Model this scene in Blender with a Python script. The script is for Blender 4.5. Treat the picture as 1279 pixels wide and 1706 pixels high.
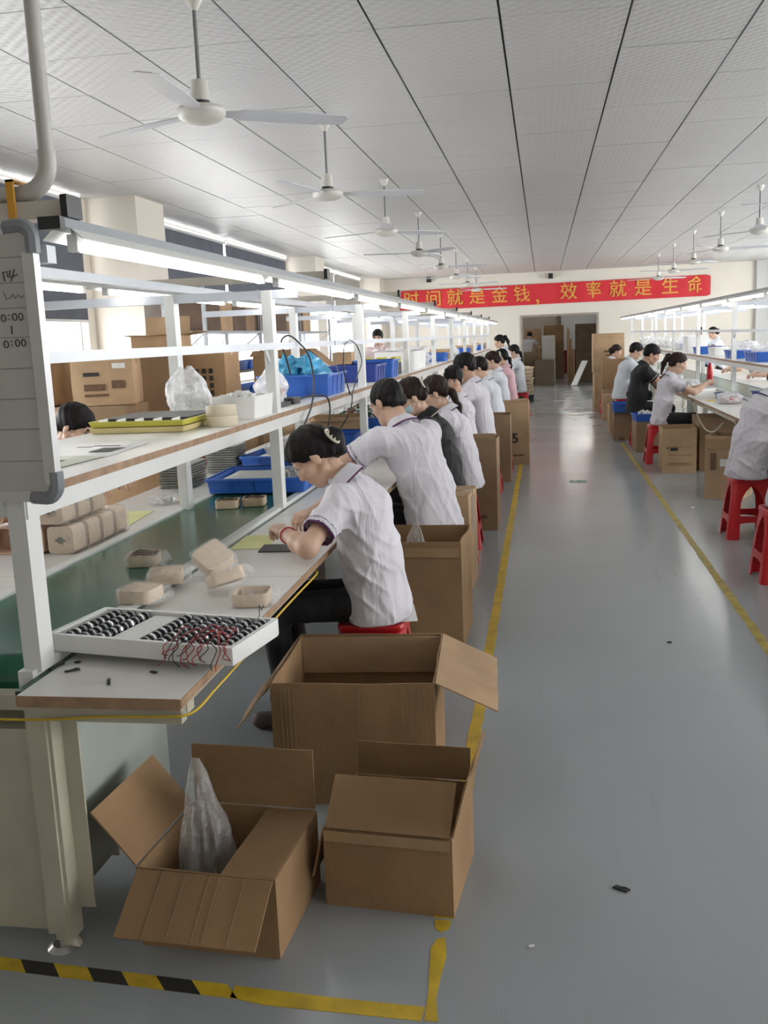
import bpy, bmesh, math, random
import numpy as np
from mathutils import Vector, Matrix, noise as mnoise

for _o in list(bpy.data.objects):
    bpy.data.objects.remove(_o)
scene = bpy.context.scene
COL = scene.collection
random.seed(7)
RNG = np.random.default_rng(7)

# ------------------------------------------------------------------ camera
def cam_axes(yaw, pitch, roll):
    y, p, r = (math.radians(a) for a in (yaw, pitch, roll))
    f = Vector((-math.sin(y) * math.cos(p), math.cos(y) * math.cos(p), -math.sin(p)))
    rt = Vector((math.cos(y), math.sin(y), 0.0))
    up = rt.cross(f)
    return (math.cos(r) * rt + math.sin(r) * up, -math.sin(r) * rt + math.cos(r) * up, f)

CR, CU, CF = cam_axes(9.644, 10.153, -2.386)
CAM_POS = Vector((0.0, 0.0, 1.62))
cd = bpy.data.cameras.new('camera')
cam = bpy.data.objects.new('camera', cd)
COL.objects.link(cam)
cd.sensor_fit = 'VERTICAL'
cd.sensor_height = 36.0
cd.lens = 36.0 * 1607.0 / 1706.0
cd.clip_start = 0.05
cd.clip_end = 200
cam.matrix_world = Matrix(((CR.x, CU.x, -CF.x, CAM_POS.x), (CR.y, CU.y, -CF.y, CAM_POS.y),
                           (CR.z, CU.z, -CF.z, CAM_POS.z), (0, 0, 0, 1)))
scene.camera = cam

# ------------------------------------------------------------------ world and exposure
world = bpy.data.worlds.new('daylight')
scene.world = world
world.use_nodes = True
_bg = world.node_tree.nodes['Background']
_bg.inputs['Color'].default_value = (0.97, 0.98, 0.985, 1)
_bg.inputs['Strength'].default_value = 7.0
scene.view_settings.view_transform = 'Standard'
scene.view_settings.look = 'None'
scene.view_settings.gamma = 1.0
scene.view_settings.use_curve_mapping = False
scene.view_settings.exposure = 0.66
TUBE_EMIT = 9.0

# room dimensions
XL, XR = -5.25, 7.6          # side walls
YN, YF = -2.2, 29.4          # wall behind the camera, far wall
ZC = 3.37                    # ceiling

def portal(name, loc, rot, sx, sy):
    """window opening guide for sky sampling (adds no light of its own)"""
    ld = bpy.data.lights.new(name, 'AREA')
    ld.shape = 'RECTANGLE'
    ld.size, ld.size_y = sx, sy
    ld.cycles.is_portal = True
    lo = bpy.data.objects.new(name, ld)
    lo.location, lo.rotation_euler = loc, rot
    COL.objects.link(lo)

# window bays along the left and right wall: (y0, y1)
BAYS_L = [(3.1, 10.8), (12.0, 19.9), (21.1, 28.2)]
BAYS_R = [(0.0, 5.4), (6.6, 12.6), (13.8, 19.8), (21.0, 27.4)]  # right wall is out of view; first bay sized to brighten the foreground
WZ0, WZ1 = 0.95, 3.352        # sill and head of the windows
for _a, _b in BAYS_L:
    portal('window_portal', (XL - 0.2, (_a + _b) / 2, (WZ0 + WZ1) / 2), (0, -math.pi / 2, 0), WZ1 - WZ0, _b - _a)
for _a, _b in BAYS_R:
    portal('window_portal', (XR + 0.2, (_a + _b) / 2, (WZ0 + WZ1) / 2), (0, math.pi / 2, 0), WZ1 - WZ0, _b - _a)

# ------------------------------------------------------------------ materials
MATS = {}
def lin(c):
    return tuple((v / 12.92 if v <= 0.04045 else ((v + 0.055) / 1.055) ** 2.4) for v in c)
def rgb(h):
    return lin(tuple(int(h[i:i + 2], 16) / 255.0 for i in (0, 2, 4)))

def mat(name, col, rough=0.5, metal=0.0, var=0.06, vscale=6.0, bump=0.0, bscale=40.0, spec=0.5,
        trans=0.0, alpha=1.0, emit=None, estr=0.0, coat=0.0, sheen=0.0):
    """principled material with noise-driven colour variation and fine relief"""
    if name in MATS:
        return MATS[name]
    m = bpy.data.materials.new(name)
    m.use_nodes = True
    nt = m.node_tree
    p = nt.nodes['Principled BSDF']
    if isinstance(col, str):
        col = rgb(col)
    tc = nt.nodes.new('ShaderNodeTexCoord')
    n = nt.nodes.new('ShaderNodeTexNoise')
    n.inputs['Scale'].default_value = vscale
    n.inputs['Detail'].default_value = 5
    nt.links.new(tc.outputs['Object'], n.inputs['Vector'])
    cr = nt.nodes.new('ShaderNodeValToRGB')
    lo = tuple(max(0, c * (1 - 2 * var)) for c in col)
    hi = tuple(min(1, c * (1 + var)) for c in col)
    cr.color_ramp.elements[0].position = 0.3
    cr.color_ramp.elements[0].color = (*lo, 1)
    cr.color_ramp.elements[1].position = 0.7
    cr.color_ramp.elements[1].color = (*hi, 1)
    nt.links.new(n.outputs['Fac'], cr.inputs['Fac'])
    nt.links.new(cr.outputs['Color'], p.inputs['Base Color'])
    p.inputs['Roughness'].default_value = rough
    p.inputs['Metallic'].default_value = metal
    p.inputs['Specular IOR Level'].default_value = spec
    p.inputs['Transmission Weight'].default_value = trans
    p.inputs['Alpha'].default_value = alpha
    p.inputs['Coat Weight'].default_value = coat
    p.inputs['Sheen Weight'].default_value = sheen
    if emit is not None:
        p.inputs['Emission Color'].default_value = (*emit, 1)
        p.inputs['Emission Strength'].default_value = estr
    if bump > 0:
        n2 = nt.nodes.new('ShaderNodeTexNoise')
        n2.inputs['Scale'].default_value = bscale
        n2.inputs['Detail'].default_value = 4
        nt.links.new(tc.outputs['Object'], n2.inputs['Vector'])
        b = nt.nodes.new('ShaderNodeBump')
        b.inputs['Strength'].default_value = bump
        b.inputs['Distance'].default_value = 0.01
        nt.links.new(n2.outputs['Fac'], b.inputs['Height'])
        nt.links.new(b.outputs['Normal'], p.inputs['Normal'])
    MATS[name] = m
    return m

def cardboard(name, col):
    """kraft board: faint flute lines, stains"""
    if name in MATS:
        return MATS[name]
    m = mat(name, col, rough=0.78, var=0.10, vscale=3.5, spec=0.25)
    nt = m.node_tree
    p = nt.nodes['Principled BSDF']
    tc = [n for n in nt.nodes if n.type == 'TEX_COORD'][0]
    w = nt.nodes.new('ShaderNodeTexWave')
    w.bands_direction = 'X'
    w.inputs['Scale'].default_value = 42
    w.inputs['Distortion'].default_value = 0.6
    n3 = nt.nodes.new('ShaderNodeTexNoise')
    n3.inputs['Scale'].default_value = 9
    nt.links.new(tc.outputs['Object'], w.inputs['Vector'])
    nt.links.new(tc.outputs['Object'], n3.inputs['Vector'])
    mx = nt.nodes.new('ShaderNodeMath')
    mx.operation = 'MULTIPLY_ADD'
    mx.inputs[1].default_value = 0.12
    nt.links.new(w.outputs['Fac'], mx.inputs[0])
    nt.links.new(n3.outputs['Fac'], mx.inputs[2])
    b = nt.nodes.new('ShaderNodeBump')
    b.inputs['Strength'].default_value = 0.25
    b.inputs['Distance'].default_value = 0.01
    nt.links.new(mx.outputs[0], b.inputs['Height'])
    nt.links.new(b.outputs['Normal'], p.inputs['Normal'])
    return m

def film(name, tint=(1, 1, 1), op=0.25, rough=0.2):
    """clear crinkled polythene: mostly see-through with glossy creases"""
    if name in MATS:
        return MATS[name]
    m = bpy.data.materials.new(name)
    m.use_nodes = True
    nt = m.node_tree
    nt.nodes.remove(nt.nodes['Principled BSDF'])
    out = nt.nodes['Material Output']
    tr = nt.nodes.new('ShaderNodeBsdfTransparent')
    tr.inputs['Color'].default_value = (0.97, 0.97, 0.97, 1)
    gl = nt.nodes.new('ShaderNodeBsdfPrincipled')
    gl.inputs['Base Color'].default_value = (*tint, 1)
    gl.inputs['Roughness'].default_value = rough
    gl.inputs['Specular IOR Level'].default_value = 0.9
    tc = nt.nodes.new('ShaderNodeTexCoord')
    n = nt.nodes.new('ShaderNodeTexNoise')
    n.inputs['Scale'].default_value = 34
    n.inputs['Detail'].default_value = 5
    n.inputs['Distortion'].default_value = 0.4
    nt.links.new(tc.outputs['Object'], n.inputs['Vector'])
    b = nt.nodes.new('ShaderNodeBump')
    b.inputs['Strength'].default_value = 0.9
    b.inputs['Distance'].default_value = 0.02
    nt.links.new(n.outputs['Fac'], b.inputs['Height'])
    nt.links.new(b.outputs['Normal'], gl.inputs['Normal'])
    mr = nt.nodes.new('ShaderNodeMapRange')
    mr.inputs['From Min'].default_value = 0.35
    mr.inputs['From Max'].default_value = 0.75
    mr.inputs['To Min'].default_value = op * 0.7
    mr.inputs['To Max'].default_value = min(1, op * 1.5)
    nt.links.new(n.outputs['Fac'], mr.inputs['Value'])
    mix = nt.nodes.new('ShaderNodeMixShader')
    nt.links.new(mr.outputs['Result'], mix.inputs['Fac'])
    nt.links.new(tr.outputs[0], mix.inputs[1])
    nt.links.new(gl.outputs[0], mix.inputs[2])
    nt.links.new(mix.outputs[0], out.inputs['Surface'])
    MATS[name] = m
    return m

# ------------------------------------------------------------------ mesh helpers
class MB:
    def __init__(s):
        s.v, s.f, s.m = [], [], []
    def add(s, vs, fs, mi=0):
        o = len(s.v)
        s.v.extend(tuple(v) for v in vs)
        s.f.extend(tuple(i + o for i in f) for f in fs)
        s.m.extend([mi] * len(fs))
        return s
    def b(s, x0, x1, y0, y1, z0, z1, mi=0):
        return s.add([(x0, y0, z0), (x1, y0, z0), (x1, y1, z0), (x0, y1, z0), (x0, y0, z1), (x1, y0, z1), (x1, y1, z1), (x0, y1, z1)],
                     [(0, 3, 2, 1), (4, 5, 6, 7), (0, 1, 5, 4), (1, 2, 6, 5), (2, 3, 7, 6), (3, 0, 4, 7)], mi)
    def box(s, c, size, mi=0, R=None):
        hx, hy, hz = (d / 2 for d in size)
        vs = [Vector((a * hx, b_ * hy, e * hz)) for e in (-1, 1) for a, b_ in ((-1, -1), (1, -1), (1, 1), (-1, 1))]
        if R is not None:
            vs = [R @ v for v in vs]
        c = Vector(c)
        return s.add([c + v for v in vs], [(0, 3, 2, 1), (4, 5, 6, 7), (0, 1, 5, 4), (1, 2, 6, 5), (2, 3, 7, 6), (3, 0, 4, 7)], mi)
    def bar(s, p, q, w, h, mi=0):
        """rectangular bar from p to q"""
        p, q = Vector(p), Vector(q)
        d = (q - p)
        L = d.length
        d.normalize()
        up = Vector((0, 0, 1)) if abs(d.z) < 0.95 else Vector((0, 1, 0))
        sd = d.cross(up).normalized()
        u2 = sd.cross(d)
        R = Matrix((sd, d, u2)).transposed()
        return s.box((p + q) / 2, (w, L, h), mi, R)
    def loft(s, rings, mi=0, cap0=True, cap1=True, closed=True):
        n = len(rings[0])
        o = len(s.v)
        fs = []
        for k in range(len(rings) - 1):
            for i in range(n if closed else n - 1):
                j = (i + 1) % n
                fs.append((k * n + i, k * n + j, (k + 1) * n + j, (k + 1) * n + i))
        if cap0:
            fs.append(tuple(reversed(range(n))))
        if cap1:
            fs.append(tuple((len(rings) - 1) * n + i for i in range(n)))
        return s.add([v for r in rings for v in r], fs, mi)
    def cyl(s, p, q, r0, r1=None, n=12, mi=0, cap=True):
        r1 = r0 if r1 is None else r1
        p, q = Vector(p), Vector(q)
        d = (q - p).normalized()
        a = d.orthogonal().normalized()
        b_ = d.cross(a)
        rg = lambda c, r: [c + a * (r * math.cos(2 * math.pi * i / n)) + b_ * (r * math.sin(2 * math.pi * i / n)) for i in range(n)]
        return s.loft([rg(p, r0), rg(q, r1)], mi, cap, cap)
    def tube(s, pts, r, n=8, mi=0, closed=False):
        pts = [Vector(p) for p in pts]
        rings = []
        prev = None
        for i, p in enumerate(pts):
            t = (pts[min(i + 1, len(pts) - 1)] - pts[max(i - 1, 0)])
            if t.length < 1e-9:
                t = Vector((0, 0, 1))
            t.normalize()
            a = t.orthogonal().normalized() if prev is None else (prev - t * prev.dot(t))
            if a.length < 1e-6:
                a = t.orthogonal()
            a.normalize()
            prev = a
            c = t.cross(a)
            rr_ = r[i] if isinstance(r, (list, tuple)) else r
            rings.append([p + a * (rr_ * math.cos(2 * math.pi * k / n)) + c * (rr_ * math.sin(2 * math.pi * k / n)) for k in range(n)])
        return s.loft(rings, mi)
    def lathe(s, prof, n=20, mi=0, c=(0, 0, 0)):
        c = Vector(c)
        rings = [[c + Vector((r * math.cos(2 * math.pi * i / n), r * math.sin(2 * math.pi * i / n), z)) for i in range(n)] for r, z in prof]
        return s.loft(rings, mi)
    def sph(s, c, r, n=10, mi=0):
        c = Vector(c)
        rx, ry, rz = r if isinstance(r, (tuple, list)) else (r, r, r)
        m = max(4, n // 2)
        rings = []
        for k in range(m + 1):
            a = -math.pi / 2 + math.pi * (0.02 + 0.96 * k / m)
            rings.append([c + Vector((rx * math.cos(a) * math.cos(2 * math.pi * i / n), ry * math.cos(a) * math.sin(2 * math.pi * i / n), rz * math.sin(a))) for i in range(n)])
        return s.loft(rings, mi)
    def panel(s, p0, u, v, t, nu=5, nv=5, warp=0.0, mi=0, seed=0, edge=0.0):
        """thin sheet from corner p0 spanned by u, v; thickness t; soft warp"""
        p0, u, v = Vector(p0), Vector(u), Vector(v)
        n = u.cross(v).normalized()
        A, B = [], []
        for j in range(nv + 1):
            for i in range(nu + 1):
                a, b_ = i / nu, j / nv
                q = p0 + u * a + v * b_
                w = 0.0
                if warp:
                    w = warp * mnoise.noise(Vector((a * 2.1 + seed * 3.7, b_ * 2.1 + seed * 1.3, seed))) * 2
                    w *= min(1, 4 * min(a, 1 - a) + edge) if edge < 1 else 1
                    if j == 0:
                        w *= edge
                q = q + n * w
                A.append(q + n * (t / 2))
                B.append(q - n * (t / 2))
        N = len(A)
        W = nu + 1
        fs = []
        for j in range(nv):
            for i in range(nu):
                a = j * W + i
                fs.append((a, a + 1, a + 1 + W, a + W))
                fs.append((N + a, N + a + W, N + a + 1 + W, N + a + 1))
        for i in range(nu):
            fs.append((i + 1, i, N + i, N + i + 1))
            k = nv * W + i
            fs.append((k, k + 1, N + k + 1, N + k))
        for j in range(nv):
            k = j * W
            fs.append((k, k + W, N + k + W, N + k))
            k = j * W + nu
            fs.append((k + W, k, N + k, N + k + W))
        return s.add(A + B, fs, mi)
    def mesh(s, name, mats):
        me = bpy.data.meshes.new(name)
        me.from_pydata([tuple(v) for v in s.v], [], s.f)
        for m in (mats if isinstance(mats, (list, tuple)) else [mats]):
            me.materials.append(m)
        if any(s.m):
            me.polygons.foreach_set('material_index', s.m)
        me.update()
        return me
    def build(s, name, mats, parent=None, smooth=False, loc=None, rot=None, recalc=True):
        me = s.mesh(name, mats)
        if recalc:
            bm = bmesh.new()
            bm.from_mesh(me)
            bmesh.ops.recalc_face_normals(bm, faces=bm.faces)
            bm.to_mesh(me)
            bm.free()
        if smooth:
            for p in me.polygons:
                p.use_smooth = True
            if smooth != 'all':
                me.set_sharp_from_angle(angle=math.radians(38))
        return link(name, me, parent, loc, rot)

def link(name, me, parent=None, loc=None, rot=None):
    o = bpy.data.objects.new(name, me)
    COL.objects.link(o)
    if parent is not None:
        o.parent = parent
    if loc is not None:
        o.location = loc
    if rot is not None:
        o.rotation_euler = rot
    return o

def tag(o, label, cat, group=None):
    o['label'] = label
    o['category'] = cat
    if group:
        o['group'] = group
    return o
def thing(name, label, cat, loc=(0, 0, 0), rz=0.0, group=None):
    o = bpy.data.objects.new(name, None)
    o.empty_display_size = 0.1
    COL.objects.link(o)
    o.location = loc
    o.rotation_euler = (0, 0, rz)
    return tag(o, label, cat, group)
def struct(name, mb, mats, smooth=False, parent=None):
    o = mb.build(name, mats, parent, smooth)
    if parent is None:
        o['kind'] = 'structure'
    return o
def dup(o, loc=None, rz=None, label=None, parent=None):
    c = o.copy()
    COL.objects.link(c)
    if parent is not None:
        c.parent = parent
    if loc is not None:
        c.location = loc
    if rz is not None:
        c.rotation_euler = (0, 0, rz)
    if label:
        c['label'] = label
    for ch in list(o.children):
        dup(ch, parent=c)
    return c

def rrect(w, d, r, z, n=4, cx=0.0, cy=0.0):
    """rounded rectangle ring"""
    out = []
    for (sx, sy, a0) in ((1, 1, 0), (-1, 1, 90), (-1, -1, 180), (1, -1, 270)):
        for k in range(n + 1):
            a = math.radians(a0 + 90 * k / n)
            out.append(Vector((cx + sx * (w / 2 - r) + r * math.cos(a), cy + sy * (d / 2 - r) + r * math.sin(a), z)))
    return out
def R2(x, y, a):
    return (x * math.cos(a) - y * math.sin(a), x * math.sin(a) + y * math.cos(a))
ORD = ['first', 'second', 'third', 'fourth', 'fifth', 'sixth', 'seventh', 'eighth', 'ninth', 'tenth', 'eleventh', 'twelfth', 'thirteenth', 'fourteenth']
def px_size(p):
    """rough on-picture position of a point (u, v in pixels, depth)"""
    q = Vector(p) - CAM_POS
    d = q.dot(CF)
    if d < 0.05:
        return None
    return (639.5 + 1607 * q.dot(CR) / d, 853 - 1607 * q.dot(CU) / d, d)

M_WHITE = mat('painted_white_steel', (0.74, 0.75, 0.74), rough=0.35, var=0.03)
M_CREAM = mat('cream_enamel', (0.50, 0.47, 0.37), rough=0.45, var=0.05, bump=0.05)
M_GREYSTEEL = mat('grey_steel_channel', (0.20, 0.22, 0.24), rough=0.4, var=0.05)
M_BLACK = mat('black_plastic', (0.02, 0.02, 0.022), rough=0.4, var=0.1)
M_TOP = mat('white_laminate', (0.72, 0.71, 0.68), rough=0.3, var=0.04, vscale=3)
M_EDGE = mat('wood_board_edge', (0.35, 0.22, 0.13), rough=0.6, var=0.15, vscale=20)
M_BELT = mat('green_pvc_belt', (0.02, 0.15, 0.095), rough=0.2, var=0.12, vscale=4, spec=0.6)
M_BLUE = mat('blue_plastic', (0.03, 0.13, 0.52), rough=0.35, var=0.06)
M_BLUE2 = mat('deep_blue_plastic', (0.02, 0.05, 0.28), rough=0.35, var=0.06)
M_RED = mat('red_plastic', (0.55, 0.012, 0.02), rough=0.28, var=0.06)
M_CB1 = cardboard('kraft_board', (0.33, 0.205, 0.108))
M_CB2 = cardboard('pale_kraft_board', (0.47, 0.32, 0.19))
M_CB3 = cardboard('dull_kraft_board', (0.30, 0.20, 0.12))
M_YELLOW = mat('yellow_tape', (0.62, 0.42, 0.03), rough=0.5, var=0.14, vscale=12)
M_ABS = mat('cream_abs_plastic', (0.74, 0.58, 0.42), rough=0.42, var=0.04)
M_FOAM = mat('white_foam', (0.80, 0.80, 0.79), rough=0.75, var=0.02, bump=0.15, bscale=120)
M_PAPER = mat('white_paper', (0.78, 0.78, 0.76), rough=0.7, var=0.02)
M_FILM = film('clear_film', (0.95, 0.95, 0.95), 0.22)
M_FILM2 = film('milky_film', (0.92, 0.93, 0.95), 0.55, 0.3)
M_TAPE = mat('parcel_tape', (0.40, 0.27, 0.15), rough=0.16, var=0.05, vscale=5, bump=0.3, bscale=30)
M_INK = mat('dark_ink', (0.03, 0.028, 0.025), rough=0.6, var=0.1)
M_STAINLESS = mat('brushed_metal', (0.55, 0.55, 0.53), rough=0.3, metal=0.9, var=0.05)
M_TUBE = mat('lit_tube', (0.9, 0.9, 0.9), rough=0.4, emit=(1.0, 0.98, 0.96), estr=TUBE_EMIT)
# ================================================================== THE SETTING
def floor_material():
    m = bpy.data.materials.new('grey_epoxy_floor')
    m.use_nodes = True
    nt = m.node_tree
    p = nt.nodes['Principled BSDF']
    L = nt.links.new
    tc = nt.nodes.new('ShaderNodeTexCoord')
    def noise(scale, detail=6, vec=None, dist=0.0):
        n = nt.nodes.new('ShaderNodeTexNoise')
        n.inputs['Scale'].default_value = scale
        n.inputs['Detail'].default_value = detail
        n.inputs['Distortion'].default_value = dist
        L(vec or tc.outputs['Object'], n.inputs['Vector'])
        return n
    def ramp(src, p0, c0, p1, c1):
        r = nt.nodes.new('ShaderNodeValToRGB')
        r.color_ramp.elements[0].position, r.color_ramp.elements[0].color = p0, (*c0, 1)
        r.color_ramp.elements[1].position, r.color_ramp.elements[1].color = p1, (*c1, 1)
        L(src, r.inputs['Fac'])
        return r
    big = noise(0.55, 4)
    base = ramp(big.outputs['Fac'], 0.3, (0.295, 0.318, 0.333), 0.7, (0.345, 0.366, 0.378))
    # worn scuffs stretched along the aisle
    mp = nt.nodes.new('ShaderNodeMapping')
    mp.inputs['Scale'].default_value = (16, 1.6, 1)
    L(tc.outputs['Object'], mp.inputs['Vector'])
    sc = noise(1.0, 8, mp.outputs['Vector'], 0.4)
    scr = ramp(sc.outputs['Fac'], 0.60, (0, 0, 0), 0.95, (1, 1, 1))
    gate = noise(0.9, 3)
    gr = ramp(gate.outputs['Fac'], 0.42, (0, 0, 0), 0.68, (1, 1, 1))
    mul = nt.nodes.new('ShaderNodeMath')
    mul.operation = 'MULTIPLY'
    L(scr.outputs['Color'], mul.inputs[0])
    L(gr.outputs['Color'], mul.inputs[1])
    spots = noise(70, 3)
    spr = ramp(spots.outputs['Fac'], 0.71, (0, 0, 0), 0.76, (1, 1, 1))
    mul2 = nt.nodes.new('ShaderNodeMath')
    mul2.operation = 'MULTIPLY'
    L(spr.outputs['Color'], mul2.inputs[0])
    L(gr.outputs['Color'], mul2.inputs[1])
    mx = nt.nodes.new('ShaderNodeMix')
    mx.data_type = 'RGBA'
    L(mul.outputs[0], mx.inputs['Factor'])
    L(base.outputs['Color'], mx.inputs['A'])
    mx.inputs['B'].default_value = (0.235, 0.235, 0.235, 1)
    mx2 = nt.nodes.new('ShaderNodeMix')
    mx2.data_type = 'RGBA'
    L(mul2.outputs[0], mx2.inputs['Factor'])
    L(mx.outputs['Result'], mx2.inputs['A'])
    mx2.inputs['B'].default_value = (0.10, 0.095, 0.09, 1)
    L(mx2.outputs['Result'], p.inputs['Base Color'])
    rn = noise(1.2, 3)
    rr_ = ramp(rn.outputs['Fac'], 0.3, (0.15, 0.15, 0.15), 0.75, (0.23, 0.23, 0.23))
    L(rr_.outputs['Color'], p.inputs['Roughness'])
    wv = noise(2.2, 2)
    bp = nt.nodes.new('ShaderNodeBump')
    bp.inputs['Strength'].default_value = 0.10
    bp.inputs['Distance'].default_value = 0.02
    L(wv.outputs['Fac'], bp.inputs['Height'])
    L(bp.outputs['Normal'], p.inputs['Normal'])
    p.inputs['Specular IOR Level'].default_value = 0.5
    return m
M_FLOOR = floor_material()
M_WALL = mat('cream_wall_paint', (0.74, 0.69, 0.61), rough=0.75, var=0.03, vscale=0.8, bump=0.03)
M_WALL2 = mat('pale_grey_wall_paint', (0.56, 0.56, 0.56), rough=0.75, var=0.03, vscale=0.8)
M_TRIM = mat('grey_brown_frame', (0.33, 0.29, 0.24), rough=0.6, var=0.12)
M_ALU = mat('aluminium_frame', (0.6, 0.6, 0.6), rough=0.4, metal=0.4, var=0.03)
M_BLIND = mat('slate_blind_cloth', (0.105, 0.115, 0.14), rough=0.8, var=0.05, vscale=3)
M_BLINDPALE = mat('pale_blind_cloth', (0.42, 0.40, 0.36), rough=0.8, var=0.05, vscale=3)
M_GLASS = film('window_glass', (0.9, 0.95, 0.95), 0.03, 0.05)

YB, XBL, XBR, ZB = 41.0, -3.6, 4.4, 3.3      # back room behind the doorway
struct('floor', MB().b(XL - 0.3, XR + 0.3, YN - 0.2, YB + 0.3, -0.2, 0.0), M_FLOOR)

# ---- ceiling of large embossed panels
def ceiling_material():
    m = bpy.data.materials.new('embossed_ceiling_panel')
    m.use_nodes = True
    nt = m.node_tree
    p = nt.nodes['Principled BSDF']
    L = nt.links.new
    g = nt.nodes.new('ShaderNodeNewGeometry')
    mp = nt.nodes.new('ShaderNodeMapping')
    mp.inputs['Rotation'].default_value = (0, 0, math.radians(45))
    mp.inputs['Scale'].default_value = (1, 1, 1)
    L(g.outputs['Position'], mp.inputs['Vector'])
    ws = []
    for d in ('X', 'Y'):
        w = nt.nodes.new('ShaderNodeTexWave')
        w.bands_direction = d
        w.inputs['Scale'].default_value = 4.6
        w.inputs['Distortion'].default_value = 0
        L(mp.outputs['Vector'], w.inputs['Vector'])
        ws.append(w)
    mu = nt.nodes.new('ShaderNodeMath')
    mu.operation = 'MULTIPLY'
    L(ws[0].outputs['Fac'], mu.inputs[0])
    L(ws[1].outputs['Fac'], mu.inputs[1])
    b = nt.nodes.new('ShaderNodeBump')
    b.inputs['Strength'].default_value = 0.22
    b.inputs['Distance'].default_value = 0.02
    L(mu.outputs[0], b.inputs['Height'])
    L(b.outputs['Normal'], p.inputs['Normal'])
    n = nt.nodes.new('ShaderNodeTexNoise')
    n.inputs['Scale'].default_value = 0.7
    L(g.outputs['Position'], n.inputs['Vector'])
    r = nt.nodes.new('ShaderNodeValToRGB')
    r.color_ramp.elements[0].color = (0.52, 0.52, 0.52, 1)
    r.color_ramp.elements[1].color = (0.58, 0.58, 0.57, 1)
    L(n.outputs['Fac'], r.inputs['Fac'])
    L(r.outputs['Color'], p.inputs['Base Color'])
    p.inputs['Roughness'].default_value = 0.38
    p.inputs['Specular IOR Level'].default_value = 0.4
    return m
M_CEIL = ceiling_material()
M_CEILBACK = mat('dark_ceiling_void', (0.10, 0.10, 0.10), rough=0.8)
ceiling = struct('ceiling', MB().b(XL - 0.3, XR + 0.3, YN - 0.2, YF, ZC + 0.02, ZC + 0.2), M_CEILBACK)
TPX, TPY, TX0, TY0 = 0.719, 0.836, -0.2195, 6.695
tiles = []
for i in range(-8, 12):
    for j in range(-11, 29):
        x0, y0 = TX0 + i * TPX, TY0 + j * TPY
        x1, y1 = x0 + TPX, y0 + TPY
        x0, x1, y0, y1 = max(x0, XL), min(x1, XR), max(y0, YN), min(y1, YF)
        if x1 - x0 < 0.05 or y1 - y0 < 0.05:
            continue
        q = px_size(((x0 + x1) / 2, (y0 + y1) / 2, ZC))
        vis = q is not None and -60 < q[0] < 1340 and -60 < q[1] < 520
        tiles.append((0 if vis else 1, y0, x0, x1, y1))
tiles.sort()
std = MB().b(-TPX / 2 + 0.007, TPX / 2 - 0.007, -TPY / 2 + 0.003, TPY / 2 - 0.003, 0, 0.02).mesh('ceiling_panel', M_CEIL)
rest = MB()
nt_ = 0
for vis, y0, x0, x1, y1 in tiles:
    if vis == 0 and nt_ < 290:
        nt_ += 1
        me = std if abs(x1 - x0 - TPX) < 1e-3 and abs(y1 - y0 - TPY) < 1e-3 else \
            MB().b(-(x1 - x0) / 2 + 0.007, (x1 - x0) / 2 - 0.007, -(y1 - y0) / 2 + 0.003, (y1 - y0) / 2 - 0.003, 0, 0.02).mesh('ceiling_panel', M_CEIL)
        link('ceiling_panel', me, ceiling, ((x0 + x1) / 2, (y0 + y1) / 2, ZC + random.uniform(-0.002, 0.002)))
    else:
        rest.b(x0 + 0.007, x1 - 0.007, y0 + 0.003, y1 - 0.003, ZC, ZC + 0.02)
ro = rest.build('ceiling_panels', M_CEIL, ceiling, recalc=False)
ro['kind'] = 'stuff'

# ---- side walls with window bays, columns
def side_wall(name, xi, xo, bays):
    m = MB()
    x0, x1 = min(xi, xo), max(xi, xo)
    m.b(x0, x1, YN - 0.2, YF, 0, WZ0)
    m.b(x0, x1, YN - 0.2, YF, WZ1, ZC + 0.02)
    ys = [YN - 0.2] + [v for b in bays for v in b] + [YF]
    for k in range(0, len(ys), 2):
        m.b(x0, x1, ys[k], ys[k + 1], WZ0, WZ1)
    return struct(name, m, M_WALL)
side_wall('wall_left', XL, XL - 0.25, BAYS_L)
side_wall('wall_right', XR, XR + 0.25, BAYS_R)
struct('wall_near', MB().b(XL - 0.25, XR + 0.25, YN - 0.2, YN, 0, ZC + 0.02), M_WALL)

def window(n, xc, y0, y1):
    m = MB()
    t = 0.03
    nb = max(2, round((y1 - y0) / 1.3))
    m.b(xc - t, xc + t, y0, y1, WZ0, WZ0 + 0.05).b(xc - t, xc + t, y0, y1, WZ1 - 0.05, WZ1)
    for k in range(nb + 1):
        yy = y0 + (y1 - y0) * k / nb
        m.b(xc - t, xc + t, max(y0, yy - 0.025), min(y1, yy + 0.025), WZ0 + 0.05, WZ1 - 0.05)
    m.b(xc - t * 0.8, xc + t * 0.8, y0, y1, 2.42, 2.47)
    o = m.build('window_%d' % n, M_ALU)
    o['kind'] = 'structure'
    for k in range(nb):
        a, b = y0 + (y1 - y0) * k / nb + 0.025, y0 + (y1 - y0) * (k + 1) / nb - 0.025
        MB().b(xc - 0.004, xc + 0.004, a, b, WZ0 + 0.05, WZ1 - 0.05).build('pane', M_GLASS, o)
    return o
nw = 1
for a, b in BAYS_L:
    window(nw, XL - 0.12, a, b)
    nw += 1
for a, b in BAYS_R:
    window(nw, XR + 0.12, a, b)
    nw += 1

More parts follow.
